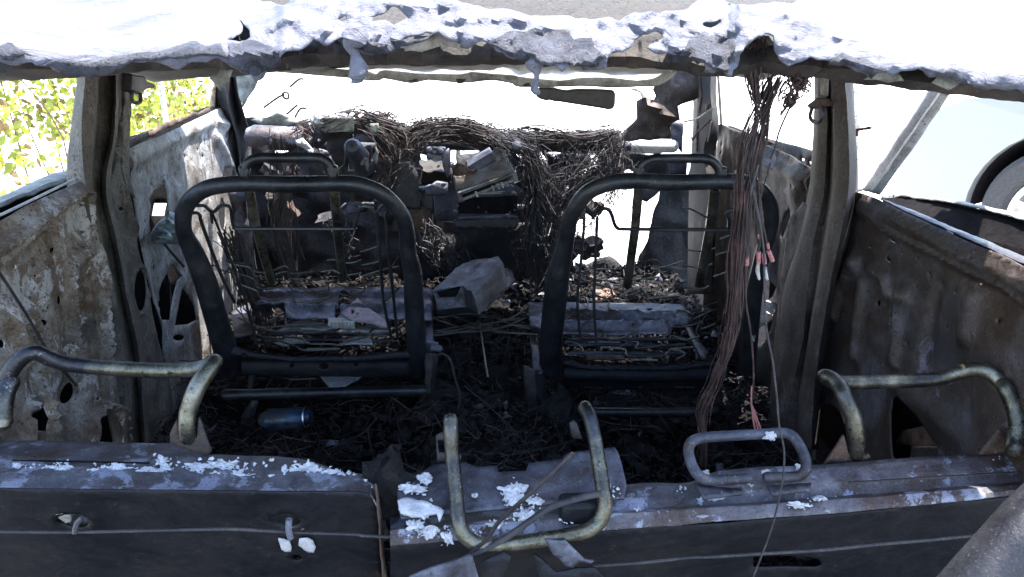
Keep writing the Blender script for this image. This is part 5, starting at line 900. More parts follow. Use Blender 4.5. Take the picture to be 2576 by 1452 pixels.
# left dash cluster: casing, bracket, steering column stub
cs = thing('control_casing', 'square grey green casing with ash on top, standing on the dashboard beam', 'casing', PY(853, 310, 2.2))
panel('casing_front', Q((1110, 262), (1545, 245), (1560, 290), (1560, 440), (1180, 452), (1010, 330), (1012, 225)), PLY(2.18), m_box, cs, step=.006, thick=.004, nz=(.002, 30))
panel('casing_top', Q((1010, 225), (1120, 265), (1545, 245), (1480, 222), (1150, 205)), PLZ(PY(*Q((1300, 250))[0], 2.19).z), m_box, cs, step=.008, nz=(.003, 30))
flakes(cs, [(*Q((1300, 232))[0], 28, 3, 90), (*Q((1060, 290))[0], 8, 8, 40)], .006, lambda u, v: PY(u, v, 2.17), 9)
dk = thing('dashboard_remains', 'dark charred metal brackets and boxes under the left half of the dashboard beam', 'brackets', PY(900, 400, 2.2))
panel('mounting_box', Q((1225, 455), (1545, 450), (1545, 640), (1480, 700), (1480, 1000), (1260, 1000), (1215, 700)), PLY(2.25), m_dark, dk, step=.01, nz=(.01, 20), thick=.02)
panel('mounting_box', Q((1840, 470), (2000, 450), (2100, 500), (2120, 840), (1990, 1000), (1740, 1000), (1860, 700)), PLY(2.28), m_dark, dk, step=.01, nz=(.01, 20), thick=.02)
panel('mounting_plate', Q((1550, 455), (1845, 470), (1840, 585), (1555, 575)), PLY(2.22), m_bluest, dk, step=.008, thick=.004, nz=(.003, 30))
panel('mounting_plate', Q((1010, 460), (1220, 460), (1215, 560), (1100, 660), (1010, 600)), PLY(2.22), m_bluest, dk, step=.008, thick=.004, nz=(.004, 30), holes=[Q(*ell((1100, 550), 22, 18))])
panel('mounting_plate', Q((1770, 335), (1880, 335), (1880, 450), (1775, 440)), PLY(2.16), m_box, dk, step=.008, thick=.003)
panel('mounting_plate', R((180, 375), (440, 385), (440, 490), (350, 500), (180, 460)), PLY(2.2), m_bluest, dk, step=.006, thick=.004, holes=[R(*ell((297, 437), 20, 24)), R(*ell((225, 425), 10, 12)), R(*ell((375, 442), 10, 12))], nz=(.002, 20))
for c in ((225, 425), (375, 442)): tube('boss', [PY(*R(c)[0], 2.19), PY(*R(c)[0], 2.17)], .009, m_bluest, dk, n=14, smooth=False)
panel('upright_bracket', R((385, 480), (480, 400), (500, 420), (500, 640), (470, 800), (400, 640)), PLY(2.2), m_bluest, dk, step=.008, thick=.004, nz=(.006, 30), jag=.002)
panel('upright_box', Q((2140, 840), (2280, 840), (2330, 900), (2400, 1000), (2420, 1451), (2080, 1451), (2080, 900)), PLY(2.2), m_dark, dk, step=.012, thick=.03, nz=(.004, 20))
panel('upright_box', [(1005, 480), (1090, 470), (1100, 640), (1010, 640)], PLY(2.25), m_dark, dk, step=.012, thick=.03, nz=(.012, 20))
panel('clump', Q((800, 560), (900, 515), (960, 620), (1040, 730), (980, 740), (860, 650), (800, 620)), PLY(2.12), m_ash, dk, step=.006, jag=.003, nz=(.012, 50), thick=.01)
panel('bent_strip', Q((980, 740), (1090, 660), (1200, 680), (1240, 760), (1290, 870), (1200, 820), (1110, 750)), PLY(2.12), m_bluest, dk, step=.006, jag=.003, nz=(.012, 50), thick=.006)
panel('burnt_lump', R((180, 900), (320, 830), (470, 850), (480, 1000), (400, 1010), (180, 1000)), PLY(2.15), m_bluest, dk, step=.008, jag=.003, nz=(.02, 30), thick=.01)
panel('pedal_plate', M((1680, 590), (1700, 565), (1900, 570), (1905, 600), (1780, 612)), PLY(2.15), m_bluest, dk, step=.006, thick=.006)
tube('pedal_arm', P2(M((1710, 470), (1712, 560)), 2.15), .005, m_spring, dk)
panel('hanging_strip', M((1045, 470), (1135, 470), (1130, 600), (1100, 640), (1150, 800), (1200, 1000), (1120, 1000), (1060, 800), (1030, 700), (1060, 560)), PLY(2.2), m_rust, dk, step=.012, jag=.003, nz=(.015, 14), thick=.004, feats=[('ridge', M((1090, 470), (1080, 640), (1130, 900)), .012, .02)])
panel('hanging_strip', M((620, 470), (770, 480), (780, 700), (840, 900), (880, 1200), (800, 1250), (690, 900), (660, 700)), PLY(2.3), m_bluest, dk, step=.014, nz=(.02, 12), thick=.004)
tube('bent_wire', P2(Q((1450, 660), (1440, 860), (1370, 940), (1400, 1000)), 2.1), .0035, m_spring, dk)
rb = random.Random(77)
for i in range(34):
    u, v = rb.uniform(680, 1110), rb.uniform(385, 560); Y_ = rb.uniform(2.18, 2.5); c = PY(u, v, Y_)
    b = MB(); b.box(c, (rb.uniform(.02, .09), rb.uniform(.02, .06), rb.uniform(.015, .08)), Matrix.Rotation(rb.uniform(-.6, .6), 3, 'Y') @ Matrix.Rotation(rb.uniform(-.5, .5), 3, 'X')); b.rough(5, rb.uniform(.003, .008), 45)
    b.build('charred_bracket', rb.choice((m_dark, m_dark, m_bluest, m_rail, m_rust)), dk)
for i in range(26):
    u, v = rb.uniform(1290, 1500), rb.uniform(400, 640); c = PY(u, v, rb.uniform(2.3, 2.55))
    b = MB(); b.box(c, (rb.uniform(.02, .09), rb.uniform(.01, .05), rb.uniform(.01, .06)), Matrix.Rotation(rb.uniform(-.9, .9), 3, 'Y') @ Matrix.Rotation(rb.uniform(-.5, .5), 3, 'X')); b.rough(5, rb.uniform(.004, .009), 45)
    b.build('charred_bracket', rb.choice((m_dark, m_dark, m_rail)), dk)
sc_ = thing('steering_column', 'burnt steering column stub with round end pointing at the left seat', 'steering column', PY(898, 385, 2.1))
a0, a1, a2 = PY(*Q((1540, 645))[0], 2.02), PY(*Q((1620, 760))[0], 2.12), PY(*Q((1700, 900))[0], 2.25)
tube('column_tube', [a0, a1, a2], [.022, .027, .030], m_bluest, sc_, n=20)
tube('shaft_end', [a0 + (a0 - a1).normalized() * .012, a0], [.008, .012], m_dark, sc_, n=14, smooth=False)
panel('column_cover', Q((1470, 680), (1500, 620), (1520, 700), (1500, 800), (1560, 850), (1520, 840), (1480, 780)), PLY(2.05), m_bluest, sc_, step=.006, nz=(.008, 40), thick=.004)
panel('column_cover', Q((1640, 860), (1690, 780), (1740, 800), (1750, 900), (1735, 975), (1700, 880), (1670, 870), (1660, 910)), PLY(2.04), m_box, sc_, step=.006, nz=(.008, 40), thick=.004)
panel('column_cover', Q((1815, 830), (1845, 640), (1880, 720), (1870, 800), (1850, 880)), PLY(2.1), m_box, sc_, step=.006, nz=(.008, 40), thick=.004)
tube('lever', P2(Q((1600, 600), (1680, 640), (1770, 620), (1780, 700), (1775, 820), (1810, 830)), 2.1), .004, m_bluest, sc_, step=3)

# radio unit: tilted open casing
ra = thing('radio_unit', 'tilted rusty open radio casing with slots, hanging in the dashboard centre', 'radio casing', PY(1215, 430, 2.1))
m_rad = burnt('rusty_casing', [(.07, .055, .05), (.15, .13, .12), (.24, .23, .26)], 14, soot=(.06, .045, .035), soot_amt=.45, metal=.3, rough=(.4, .75), bump=.4)
f0 = PLY(2.08)
def bx8(par, name, front, dy, mat, dz=0): b = MB(); b.prism([f0.hit(*q) for q in front], (0, dy, dz)); return b.build(name, mat, par, bevel=.002)
panel('case_face', R((540, 770), (700, 760), (850, 695), (1000, 630), (1110, 560), (1180, 480), (1215, 520), (1270, 650), (1300, 690), (1330, 725), (900, 870), (575, 978)), f0, m_rad, ra, step=.006, thick=.004, nz=(.003, 25), feats=[('ridge', R((540, 790), (860, 740), (1280, 690)), .012, -.006)])
bx8(ra, 'case_flap', R((725, 645), (1035, 462), (1098, 560), (850, 692), (840, 680)), .10, m_bluest)
bx8(ra, 'case_lower_frame', R((600, 1000), (1370, 715), (1375, 745), (610, 1040)), .10, m_rad)
bx8(ra, 'case_lower_frame', R((600, 1090), (680, 1095), (1150, 900), (1390, 830), (1380, 800), (1100, 880), (660, 1050)), .08, m_box)
bx8(ra, 'slot_shade', R((640, 1010), (1080, 850), (1090, 905), (660, 1065)), .012, m_black)  # black slab painted as the shade inside the slot
for x in (835, 1050, 1120, 1170): tube('slot_rib', [f0.hit(*R((x, 960 - (x - 835) * .36))[0]) + Vector((0, -.01, 0)), f0.hit(*R((x + 25, 1030 - (x - 835) * .36))[0]) + Vector((0, -.01, 0))], .003, m_cream, ra, n=6)
panel('case_side', R((540, 780), (575, 975), (600, 1120), (680, 1100), (660, 1030), (600, 980)), PLY(2.06), m_rad, ra, step=.006, thick=.004)
panel('torn_fin', R((1195, 430), (1225, 440), (1260, 560), (1320, 620), (1392, 790), (1388, 838), (1350, 835), (1290, 680), (1240, 560)), PLY(2.04), m_box, ra, step=.006, thick=.004, nz=(.003, 40))
panel('burnt_lump', R((520, 660), (600, 600), (690, 620), (730, 690), (830, 690), (780, 750), (640, 760), (560, 770)), PLY(2.07), m_rust, ra, step=.006, jag=.003, nz=(.015, 40), thick=.008)
panel('torn_neck', R((1045, 480), (1090, 400), (1150, 390), (1190, 430), (1190, 560), (1140, 600), (1100, 560)), PLY(2.06), m_rad, ra, step=.006, jag=.002, nz=(.01, 30), thick=.004)
tr = thing('dashboard_tray', 'black block painted as a shaded recess with a bent silver tray below the radio casing', 'tray', PY(1225, 520, 2.15))
b = MB(); q = [PY(u, v, 2.14) for u, v in R((600, 1110), (680, 1060), (1350, 1020), (1385, 1040), (1385, 1262), (600, 1262))]; b.prism(q, (0, .15, 0)); b.build('recess', m_black, tr)  # solid black block, its colour stands in for the shade of a hollow
panel('tray_lip', R((540, 1215), (605, 1208), (612, 1300), (760, 1290), (1000, 1270), (1310, 1265), (1395, 1300), (1390, 1330), (1000, 1330), (600, 1350), (550, 1290)), PLY(2.12), m_bluest, tr, step=.006, nz=(.006, 30), thick=.004)
panel('tray_front', R((540, 1340), (1390, 1310), (1400, 1400), (1360, 1460), (560, 1460)), PLY(2.13), m_dark, tr, step=.01, nz=(.004, 20), thick=.004)
for c in ((600, 1160), (870, 1175), (975, 1240), (1285, 1240), (1350, 1215), (1355, 1150)): b = MB(); b.sphere(PY(*R(c)[0], 2.13), .004, 6); b.build('screw', m_bluest, tr)
panel('centre_stack', [(1030, 560), (1370, 560), (1400, 700), (1000, 700)], PLY(2.3), m_fw, tr, step=.02, nz=(.03, 12), thick=.01)
tube('dash_bolt', [PY(*R((1368, 372))[0], 2.12), PY(*R((1400, 400))[0], 2.2)], .013, m_bluest, dk, n=16, smooth=False)
panel('dash_strut', R((1240, 355), (1330, 380), (1330, 440), (1290, 480)), PLY(2.2), m_bluest, dk, step=.008, thick=.004)
panel('dash_strut', R((1330, 480), (1420, 540), (1400, 640), (1330, 640), (1300, 560)), PLY(2.2), m_bluest, dk, step=.008, thick=.004, nz=(.01, 30))
panel('dash_strut', R((1740, 430), (1870, 520), (1850, 640), (1780, 620), (1760, 540)), PLY(2.3), m_dark, dk, step=.01, thick=.01, nz=(.01, 20))

# box on the transmission tunnel
bo = thing('console_box', 'dented grey metal box lying askew on the transmission tunnel between the seats', 'metal box', PZ(*E((970, 780))[0], .80))
m_ashsteel = burnt('ashy_steel', [(.05, .045, .05), (.12, .115, .135), (.26, .26, .30)], 34, soot=(.05, .04, .04), soot_amt=.43, metal=.3, rough=(.35, .6), bump=.6)
zt = .90
tp = [PZ(*E(c)[0], z) for c, z in (((712, 742), zt - .01), ((930, 540), zt), ((1190, 498), zt + .015), ((1222, 556), zt + .012), ((1010, 765), zt), ((920, 712), zt - .004))]
b = MB(); b.prism(tp, (.012, -.004, -.050)); b.rough(7, .0022, 45); b.build('box_shell', m_ashsteel, bo)
panel('box_shade_sheet', E((740, 755), (900, 715), (915, 720), (880, 790), (760, 795)), PLY(PZ(*E((920, 712))[0], zt).y - .012), m_black, bo, step=.01)  # black sheet laid over the box as the shade of its open end
b = MB(); b.prism([PZ(*E(c)[0], z) for c, z in (((1020, 800), .85), ((1230, 572), .86), ((1300, 610), .86), ((1310, 660), .85), ((1140, 830), .83), ((1080, 868), .82))], (0, 0, -.006)); b.rough(6, .004, 40); b.build('box_bracket', m_ashsteel, bo)
b = MB(); b.prism([PZ(*E(c)[0], z) for c, z in (((720, 830), .83), ((980, 790), .84), ((1040, 800), .84), ((1060, 860), .82), ((820, 862), .81))], (0, 0, -.03)); b.build('box_base', m_dark, bo, bevel=.003)
tg = thing('spring_tangle', 'tangle of loose cushion wires between the two front seats', 'wires', PZ(1180, 830, .80))
for p in (E((700, 945), (800, 940), (960, 915), (1100, 930), (1250, 960), (1400, 870), (1390, 850), (1370, 870)), E((710, 950), (900, 1010), (1050, 1000), (1200, 1020), (1470, 910)), E((660, 1030), (760, 1040), (900, 1010), (1100, 990), (1480, 930)), E((700, 1060), (880, 1035), (1000, 1015), (1200, 1050), (1480, 1065)), E((860, 935), (980, 980), (1060, 1010), (1240, 1060)), E((780, 1055), (1100, 1040), (1300, 1000), (1480, 1020)), E((1020, 990), (1040, 965), (1060, 1000), (1040, 1010)), E((660, 1080), (850, 1060), (1000, 1030), (1150, 1000)), E((1180, 960), (1330, 1010), (1480, 1040)), E((1050, 1000), (1070, 1120), (1110, 1380))): tube('loose_wire', [PZ(u, v, .80) for u, v in p], .0022, m_spring, tg, n=5)
tag(tube('frayed_cord', [PY(u, v, 1.5) for u, v in T_((2090, 20), (2130, 10), (2190, 50), (2220, 120), (2250, 250), (2290, 380), (2285, 480), (2270, 560))], .0028, m_wiregrey, None, n=6), 'frayed grey cord hanging beside the left seat hinge', 'cord')
scrap('cardboard_piece', 'brown cardboard piece lying beyond the right seat pan', 'cardboard', V_((640, 0), (760, -5), (850, 100), (1000, 290), (700, 300), (690, 140)), .66, burnt('brown_card', [(.09, .05, .03), (.17, .10, .07), (.23, .15, .11)], 10, rough=(.8, .95), bump=.4), nz=(.01, 12), step=.012)
scrap('torn_sheet', 'pale grey torn sheet beside the right seat, under the hanging wires', 'sheet', G((580, 880), (720, 800), (765, 830), (740, 960), (640, 1010), (600, 1110), (570, 1060)), .86, m_cream, nz=(.01, 18), step=.012)
scrap('vent_grille', 'blue grey slotted grille lying on the floor under the right seat', 'grille', V_((720, 1345), (930, 1280), (1100, 1275), (1180, 1340), (1040, 1400), (700, 1440)), .64, m_bluest, holes=[V_((760 + 6 * i, 1350 + 18 * i), (1030, 1340 + 16 * i), (1030, 1346 + 16 * i), (760 + 6 * i, 1358 + 18 * i)) for i in range(5)], step=.006)

# crumpled glass lump on the left front door
b = panel('melted_glass', D((1095, 360), (1140, 300), (1180, 240), (1200, 175), (1235, 165), (1262, 200), (1290, 290), (1320, 370), (1300, 400), (1240, 398), (1180, 385), (1120, 400)), PLX(-.665), m_grass, None, step=.005, nz=(.03, 22), thick=.006, feats=[('ridge', D((1110, 380), (1200, 320), (1310, 380)), .012, .03), ('ridge', D((1240, 200), (1260, 300)), .01, .02)])
tag(b, 'shiny green grey lump of melted glass hanging from the left front door', 'melted glass')
for i, p in enumerate((D((1190, 395), (1260, 480), (1340, 570)), D((1290, 385), (1330, 430), (1360, 470)))): tag(tube('drooping_wire', [PX(u, v, -.655) for u, v in p], .003, m_dark, None), ['long dark wire drooping below the melted glass lump', 'short dark wire drooping at the right of the melted glass lump'][i], 'wire', 'drooping wires under the melted glass')

# mirror
mr = thing('rear_view_mirror', 'dark rear view mirror silhouetted in the windscreen opening', 'mirror', PY(1450, 250, 2.05))
b = MB(); b.prism([PY(u, v, 2.05) for u, v in B((1465, 690), (1472, 655), (1500, 640), (1600, 642), (1650, 655), (1690, 660), (1760, 650), (1900, 652), (2030, 658), (2046, 680), (2042, 770), (2025, 798), (1990, 802), (1960, 795), (1800, 770), (1640, 745), (1600, 742), (1560, 732), (1540, 738), (1490, 722), (1468, 708))], (0, .03, .0)); b.build('mirror_shell', flat('mirror_plastic', (.05, .045, .04), .5, bump=.2), mr, bevel=.006)
# loose twisted wires standing in the windscreen
tw = thing('wiper_remains', 'bent thin wiper arm pieces standing in the left of the windscreen opening', 'wiper parts', PY(690, 250, 2.4))
for p in (A((1925, 785), (2000, 730), (2040, 705), (2075, 690)), A((2055, 690), (2085, 672), (2105, 690), (2100, 720), (2075, 715), (2060, 692)), A((2115, 635), (2180, 580), (2215, 578)), A((2090, 835), (2170, 765)), A((2150, 860), (2190, 795), (2235, 792))): tube('arm_piece', P2(p, 2.4), .0035, m_spring, tw, n=6)

# ---- wires hanging from the roof
hw = thing('roof_wiring', 'bundles of reddish burnt wires with pink terminals hanging from the roof lining on the right', 'wiring', PY(1900, 110, .85))
def HY(u, v): return .80 + max(0, v - 180) / 900 * .16
def HP(pts): return [PY(u, v, HY(u, v)) for u, v in pts]
strands('wire_fan', [HP(C((640, 290), (560, 340), (565, 430), (575, 560), (600, 640), (640, 760))), HP(C((650, 290), (610, 350), (610, 450), (612, 560), (625, 700))), HP(C((660, 300), (650, 360), (645, 450), (635, 560), (630, 700)))], 46, .0026, .0008, m_wirered, hw, 21, .002)
strands('wire_fan', [HP(C((640, 290), (720, 380), (790, 480), (880, 540), (920, 600), (930, 660)))], 20, .0022, .0008, m_wirered, hw, 22, .003)
strands('wire_bundle', [HP(C((800, 560), (740, 680), (700, 800), (680, 900), (640, 1040), (600, 1200), (540, 1400)) + G((520, 200), (500, 500), (470, 800), (440, 1100), (350, 1300)) + L((300, 60), (240, 160), (215, 260), (230, 350), (240, 480), (230, 640)))], 30, .0034, .0006, m_wirered, hw, 23, .004, wig=5)
strands('wire_bundle', [HP(C((730, 560), (650, 760), (590, 900), (540, 1000), (500, 1200), (490, 1440)) + G((475, 300), (460, 600), (450, 900), (400, 1100), (360, 1300), (310, 1450)) + L((270, 150), (240, 330)))], 22, .0036, .0006, m_wirered, hw, 24, .004, wig=5)
strands('wire_bundle', [HP(C((620, 640), (625, 860), (600, 1000), (570, 1200), (590, 1400)) + G((560, 200), (552, 490)))], 12, .0024, .0007, m_wiregrey, hw, 25, .002)
strands('wire_bundle', [HP(C((760, 600), (700, 800), (690, 1000), (640, 1200), (650, 1400)) + G((640, 0), (630, 200), (645, 420)))], 12, .0026, .0010, m_wire, hw, 26, .003)
strands('wire_clump', [HP(C((900, 560), (870, 640), (850, 720), (880, 760), (920, 650))), HP(C((920, 560), (960, 590), (985, 600), (960, 570)))], 22, .0022, .0009, m_wirered, hw, 27, .008, wig=9)
for p, mt, r in ((C((930, 620), (930, 660), (860, 800), (790, 960), (760, 1080), (725, 1160)), m_wiregrey, .0011), (C((725, 1190), (700, 1290), (670, 1370), (655, 1451)), m_wiregrey, .0009), (C((840, 690), (800, 830), (750, 960)), m_wiregrey, .0006),
   (C((640, 1200), (590, 1380)) + G((600, 20), (635, 180), (660, 320), (680, 480), (682, 700), (690, 900), (700, 1050), (740, 1250), (765, 1451)) + L((775, 170), (790, 350), (822, 500), (826, 620), (812, 760), (780, 920), (740, 1080), (680, 1250), (600, 1450)), m_wiregrey, .0011),
   (C((620, 1200), (570, 1400)) + G((560, 200), (548, 480)), m_wiregrey, .0012), (G((548, 560), (545, 700), (550, 850), (575, 1000), (592, 1150), (603, 1330), (600, 1451)) + L((592, 130), (588, 200)), m_wirered, .0013),
   (C((660, 1200), (640, 1400)) + G((655, 100), (670, 250), (700, 400), (712, 460)), m_wirered, .0011), (G((600, 100), (640, 300), (640, 470)), m_wiregrey, .0010), (G((620, 100), (660, 330), (680, 480)), m_wiregrey, .0010)):
    long_ = p[-1][1] > 1440      # the one that hangs down over the rear seat back
    tube('hanging_wire', [PY(u, v, .775 - .00003 * max(0, v - 180)) for u, v in p] if long_ else HP(p), r, mt, hw, n=6)
for p in (L((588, 200), (600, 300), (615, 385)), L((590, 200), (610, 280), (640, 385)), L((592, 200), (630, 300), (660, 385)), L((590, 60), (586, 200))): tube('pink_lead', HP(p), .0012, m_pink, hw, n=6)
for p in (G((555, 485), (553, 560)), G((640, 462), (640, 545)), G((675, 478), (685, 550)), G((712, 455), (742, 530)), G((705, 400), (712, 440)), G((640, 330), (640, 365))):
    q = HP(p); tube('wire_terminal', q, .0026 if p[1][1] - p[0][1] > 20 else .0018, m_pink, hw, n=8, smooth=False)
for p in (G((638, 545), (632, 600), (645, 665)), G((688, 575), (690, 620), (705, 668))): tube('wire_tail', HP(p), [.0018, .0026, .0014], m_cream, hw, n=6)
b = MB(); c = PY(*C((725, 1160))[0], .90); b.sphere(c, .008, 16, (.7, .5, 1.3)); b.v = [p + Vector((noise.noise(p * 150), noise.noise(p * 150 + Vector((2, 2, 2))), noise.noise(p * 130))) * .005 for p in b.v]; b.build('melted_bead', m_white, hw)

# ---- things lying on the roof
ho = thing('roof_hose', 'ribbed pale hose with a lumpy white end lying on the roof', 'hose', PY(1590, 32, .98))
hpz = [PY(u, v, .98) for u, v in B((2060, 92), (2200, 92), (2370, 92))]
b = MB(); n_ = 46
for i in range(n_):
    t = i / (n_ - 1); p = hpz[0].lerp(hpz[-1], t); b.tube([p + Vector((-.0012, 0, 0)), p + Vector((.0012, 0, 0))], .0065 if i % 2 else .0052, n=12, smooth=False, cap=False)
b.tube(hpz, .005, n=12); b.build('ribbed_tube', m_cream, ho)
tube('hose_end', [PY(u, v, .975) for u, v in B((1860, 75), (1900, 80), (1950, 92), (1990, 90), (2060, 92))], [.009, .011, .009, .0105, .008], m_white, ho, n=14)
for poly, lab in ((B((1150, 48), (1300, 48), (1370, 66), (1400, 84), (1560, 60), (1600, 90), (1640, 112), (1500, 106), (1300, 82)), 'flat grey curl of sheet lying on the roof left of the hose'), (B((2330, 108), (2400, 72), (2500, 48), (2600, 30), (2600, 60), (2440, 92)), 'dark grey curl of sheet lying on the roof right of the hose')):
    o = panel('sheet_curl', poly, PLY(.94), m_bluest, None, step=.005, nz=(.006, 40), jag=.001, thick=.003); tag(o, lab, 'sheet scrap', 'sheet scraps on the roof')

# ---- charred debris on the floor
rnd = random.Random(5); b = MB()
def fz(x, y): return .60 + (.075 * math.sqrt(max(0, 1 - ((x - .06) / .17) ** 2))) + .035 * (noise.noise(Vector((x * 6, y * 6, 1))) + .5) + (.02 if y > 1.7 else 0)
for i in range(26000):
    x = rnd.uniform(-.70, .74); y = rnd.uniform(.95, 2.62) if i % 3 else rnd.uniform(1.6, 2.6); z = fz(x, y) + rnd.uniform(0, .035)
    if 1.62 < y < 2.02 and abs(x) > .2 and rnd.random() < .75 or (1.62 < y < 2.02 and x < -.05 and rnd.random() < .75): continue
    s = rnd.choice((.004, .006, .009, .013, .018)) * rnd.uniform(.6, 1.2); c = Vector((x, y, z))
    nrm = Vector((rnd.gauss(0, .7), rnd.gauss(0, .7), 1)).normalized(); a = nrm.orthogonal().normalized(); a.rotate(Matrix.Rotation(rnd.random() * 6.28, 3, nrm)); d = nrm.cross(a)
    k = len(b.v); e = rnd.uniform(.35, 1)
    b.v += [c - a * s, c + d * s * e * .7 + nrm * s * rnd.uniform(-.3, .4), c + a * s * rnd.uniform(.6, 1), c - d * s * e + nrm * s * rnd.uniform(-.3, .4), c + nrm * s * .35]
    b.f += [(k, k + 1, k + 4), (k + 1, k + 2, k + 4), (k + 2, k + 3, k + 4), (k + 3, k, k + 4)]
o = b.build('charred_debris', m_debris, None, smooth=False); tag(o, kind='stuff', label='black charred flakes and ash covering the car floor', cat='debris')
b = MB()
for i in range(260):
    x = rnd.uniform(-.68, .72); y = rnd.uniform(.95, 2.6); c = Vector((x, y, fz(x, y) + rnd.uniform(.01, .06))); a = Vector((rnd.gauss(0, 1), rnd.gauss(0, 1), rnd.gauss(0, .3))).normalized() * rnd.uniform(.02, .10)
    b.tube([c - a, c + Vector((rnd.gauss(0, .012), rnd.gauss(0, .012), rnd.gauss(0, .012))), c + a], rnd.uniform(.0006, .0016), n=4, step=3, cap=False)
tag(b.build('burnt_twigs', m_wire, None), kind='stuff', label='thin burnt wires and twigs strewn over the floor ash', cat='debris')
b = MB()
for i in range(190):
    if i % 2: x = rnd.uniform(.12, .70); y = rnd.uniform(1.9, 2.6)
    else: x = rnd.uniform(-.65, .72); y = rnd.uniform(1.0, 2.6)
    c = Vector((x, y, fz(x, y) + rnd.uniform(.03, .05))); s = rnd.uniform(.005, .016); nrm = Vector((rnd.gauss(0, .5), rnd.gauss(0, .5), 1)).normalized(); a = nrm.orthogonal().normalized(); a.rotate(Matrix.Rotation(rnd.random() * 6.28, 3, nrm)); d = nrm.cross(a); k = len(b.v)
    b.v += [c - a * s * 1.5, c - a * s * .3 + d * s * .8, c + a * s * 1.4, c + a * s * .2 - d * s * .8, c + nrm * s * .5]; b.f += [(k, k + 1, k + 4), (k + 1, k + 2, k + 4), (k + 2, k + 3, k + 4), (k + 3, k, k + 4)]
tag(b.build('pale_chips', m_bluest, None, smooth=False), kind='stuff', label='grey chips and dead leaves scattered over the floor ash', cat='debris')
# matted fibres
b = MB()
for i in range(3200):
    x = rnd.uniform(-.68, .72); y = rnd.uniform(.95, 2.6); c = Vector((x, y, fz(x, y) + rnd.uniform(.015, .055))); a = Vector((rnd.gauss(0, 1), rnd.gauss(0, 1), rnd.gauss(0, .25))).normalized() * rnd.uniform(.006, .035)
    b.tube([c - a, c + Vector((rnd.gauss(0, .006), rnd.gauss(0, .006), rnd.gauss(0, .006))), c + a], rnd.uniform(.0004, .0011), n=3, smooth=False, cap=False)
tag(b.build('ash_fibres', m_wire, None), kind='stuff', label='matted burnt fibres and hair thin wires over the floor ash', cat='debris')
# clods of ash and melted foam
b = MB()
for i in range(170):
    x = rnd.gauss(.06, .10) if i % 3 == 0 else rnd.uniform(-.66, .70); y = rnd.uniform(.98, 2.5); s = rnd.choice((.008, .014, .022, .032)) * rnd.uniform(.7, 1.3); k0 = len(b.v)
    b.sphere(Vector((x, y, fz(x, y) + s * .4)), s, 12, (1.3, 1.1, .7))
    for k in range(k0, len(b.v)): p = b.v[k]; b.v[k] = p + Vector((noise.noise(p * 70), noise.noise(p * 70 + Vector((3, 1, 1))), noise.noise(p * 80))) * s * .9
tag(b.build('ash_clods', m_debris, None, smooth=False), kind='stuff', label='lumpy clods of ash and melted foam on the car floor', cat='debris')
# crumbled lump between the rear seat sections
b = MB(); c = PY(*J((400, 850))[0], .86); b.sphere(c, .03, 20, (1.0, .6, 2.2)); b.v = [p + Vector((noise.noise(p * 60), noise.noise(p * 60 + Vector((5, 2, 1))), noise.noise(p * 75))) * .02 for p in b.v]
tag(b.build('burnt_foam', m_debris, None), 'crumbling burnt foam lump between the two rear seat sections', 'foam lump')

# ================================================================ OUTSIDE
m_leaf = []
for i, c in enumerate(((.40, .42, .05), (.20, .24, .04), (.42, .42, .09), (.16, .11, .05))):
    m, nt, bb = mat_('leaf_%s' % 'abcd'[i]); bb.inputs['Base Color'].default_value = (*c, 1); bb.inputs['Roughness'].default_value = .5
    tl = nt.nodes.new('ShaderNodeBsdfTranslucent'); tl.inputs[0].default_value = (*[min(1, x * 1.3) for x in c], 1); ms = nt.nodes.new('ShaderNodeMixShader'); ms.inputs[0].default_value = .4
    nt.links.new(bb.outputs[0], ms.inputs[1]); nt.links.new(tl.outputs[0], ms.inputs[2]); nt.links.new(ms.outputs[0], nt.nodes['Material Output'].inputs[0]); m_leaf.append(m)
m_bark = flat('bark', (.10, .07, .045), .9, bump=.5)
def shrub(label, x0, x1, y0, y1, z0, z1, n, seed, thr):
    t = thing('leafy_shrub', label, 'shrub', ((x0 + x1) / 2, (y0 + y1) / 2, 0), 'leafy shrubs beyond the left windows'); rnd = random.Random(seed)
    bs = [MB() for _ in m_leaf]
    for k in range(8):
        x = rnd.uniform(x0, x1); y = rnd.uniform(y0, y1); stems = MB(); stems.tube([Vector((x, y, 0)), Vector((x + rnd.uniform(-.2, .2), y + rnd.uniform(-.2, .2), z1 * .5)), Vector((x + rnd.uniform(-.4, .4), y + rnd.uniform(-.5, .5), z1 * .95))], [.008, .005, .003], n=6); stems.build('stem', m_bark, t)
    for i in range(n):
        c = Vector((rnd.uniform(x0, x1), rnd.uniform(y0, y1), rnd.uniform(z0, z1)))
        dens = noise.noise(Vector((c.y * 2.4, c.z * 2.6, seed))) + .5 * noise.noise(Vector((c.y * 6, c.z * 6, seed))) + .25 * (c.z - .9)
        if dens < thr: continue
        b_ = bs[rnd.choice((0, 1, 1, 1, 2, 3))]; s = rnd.uniform(.020, .042); nrm = Vector((rnd.gauss(.4, .6), rnd.gauss(-.3, .6), rnd.gauss(.3, .5))).normalized(); a = nrm.orthogonal().normalized(); a.rotate(Matrix.Rotation(rnd.random() * 6.28, 3, nrm)); d = nrm.cross(a); k = len(b_.v)
        b_.v += [c - a * s, c - a * s * .3 + d * s * .55, c + a * s * .4 + d * s * .45, c + a * s * 1.1, c + a * s * .4 - d * s * .45, c - a * s * .3 - d * s * .55, c + nrm * s * .15]
        b_.f += [(k + j, k + (j + 1) % 6, k + 6) for j in range(6)]
    for b_, m in zip(bs, m_leaf):
        if b_.v: b_.build('foliage', m, t)
shrub('sunlit leafy shrub seen through the left rear window', -3.6, -2.5, 1.6, 4.9, .35, 1.6, 24000, 11, .10)
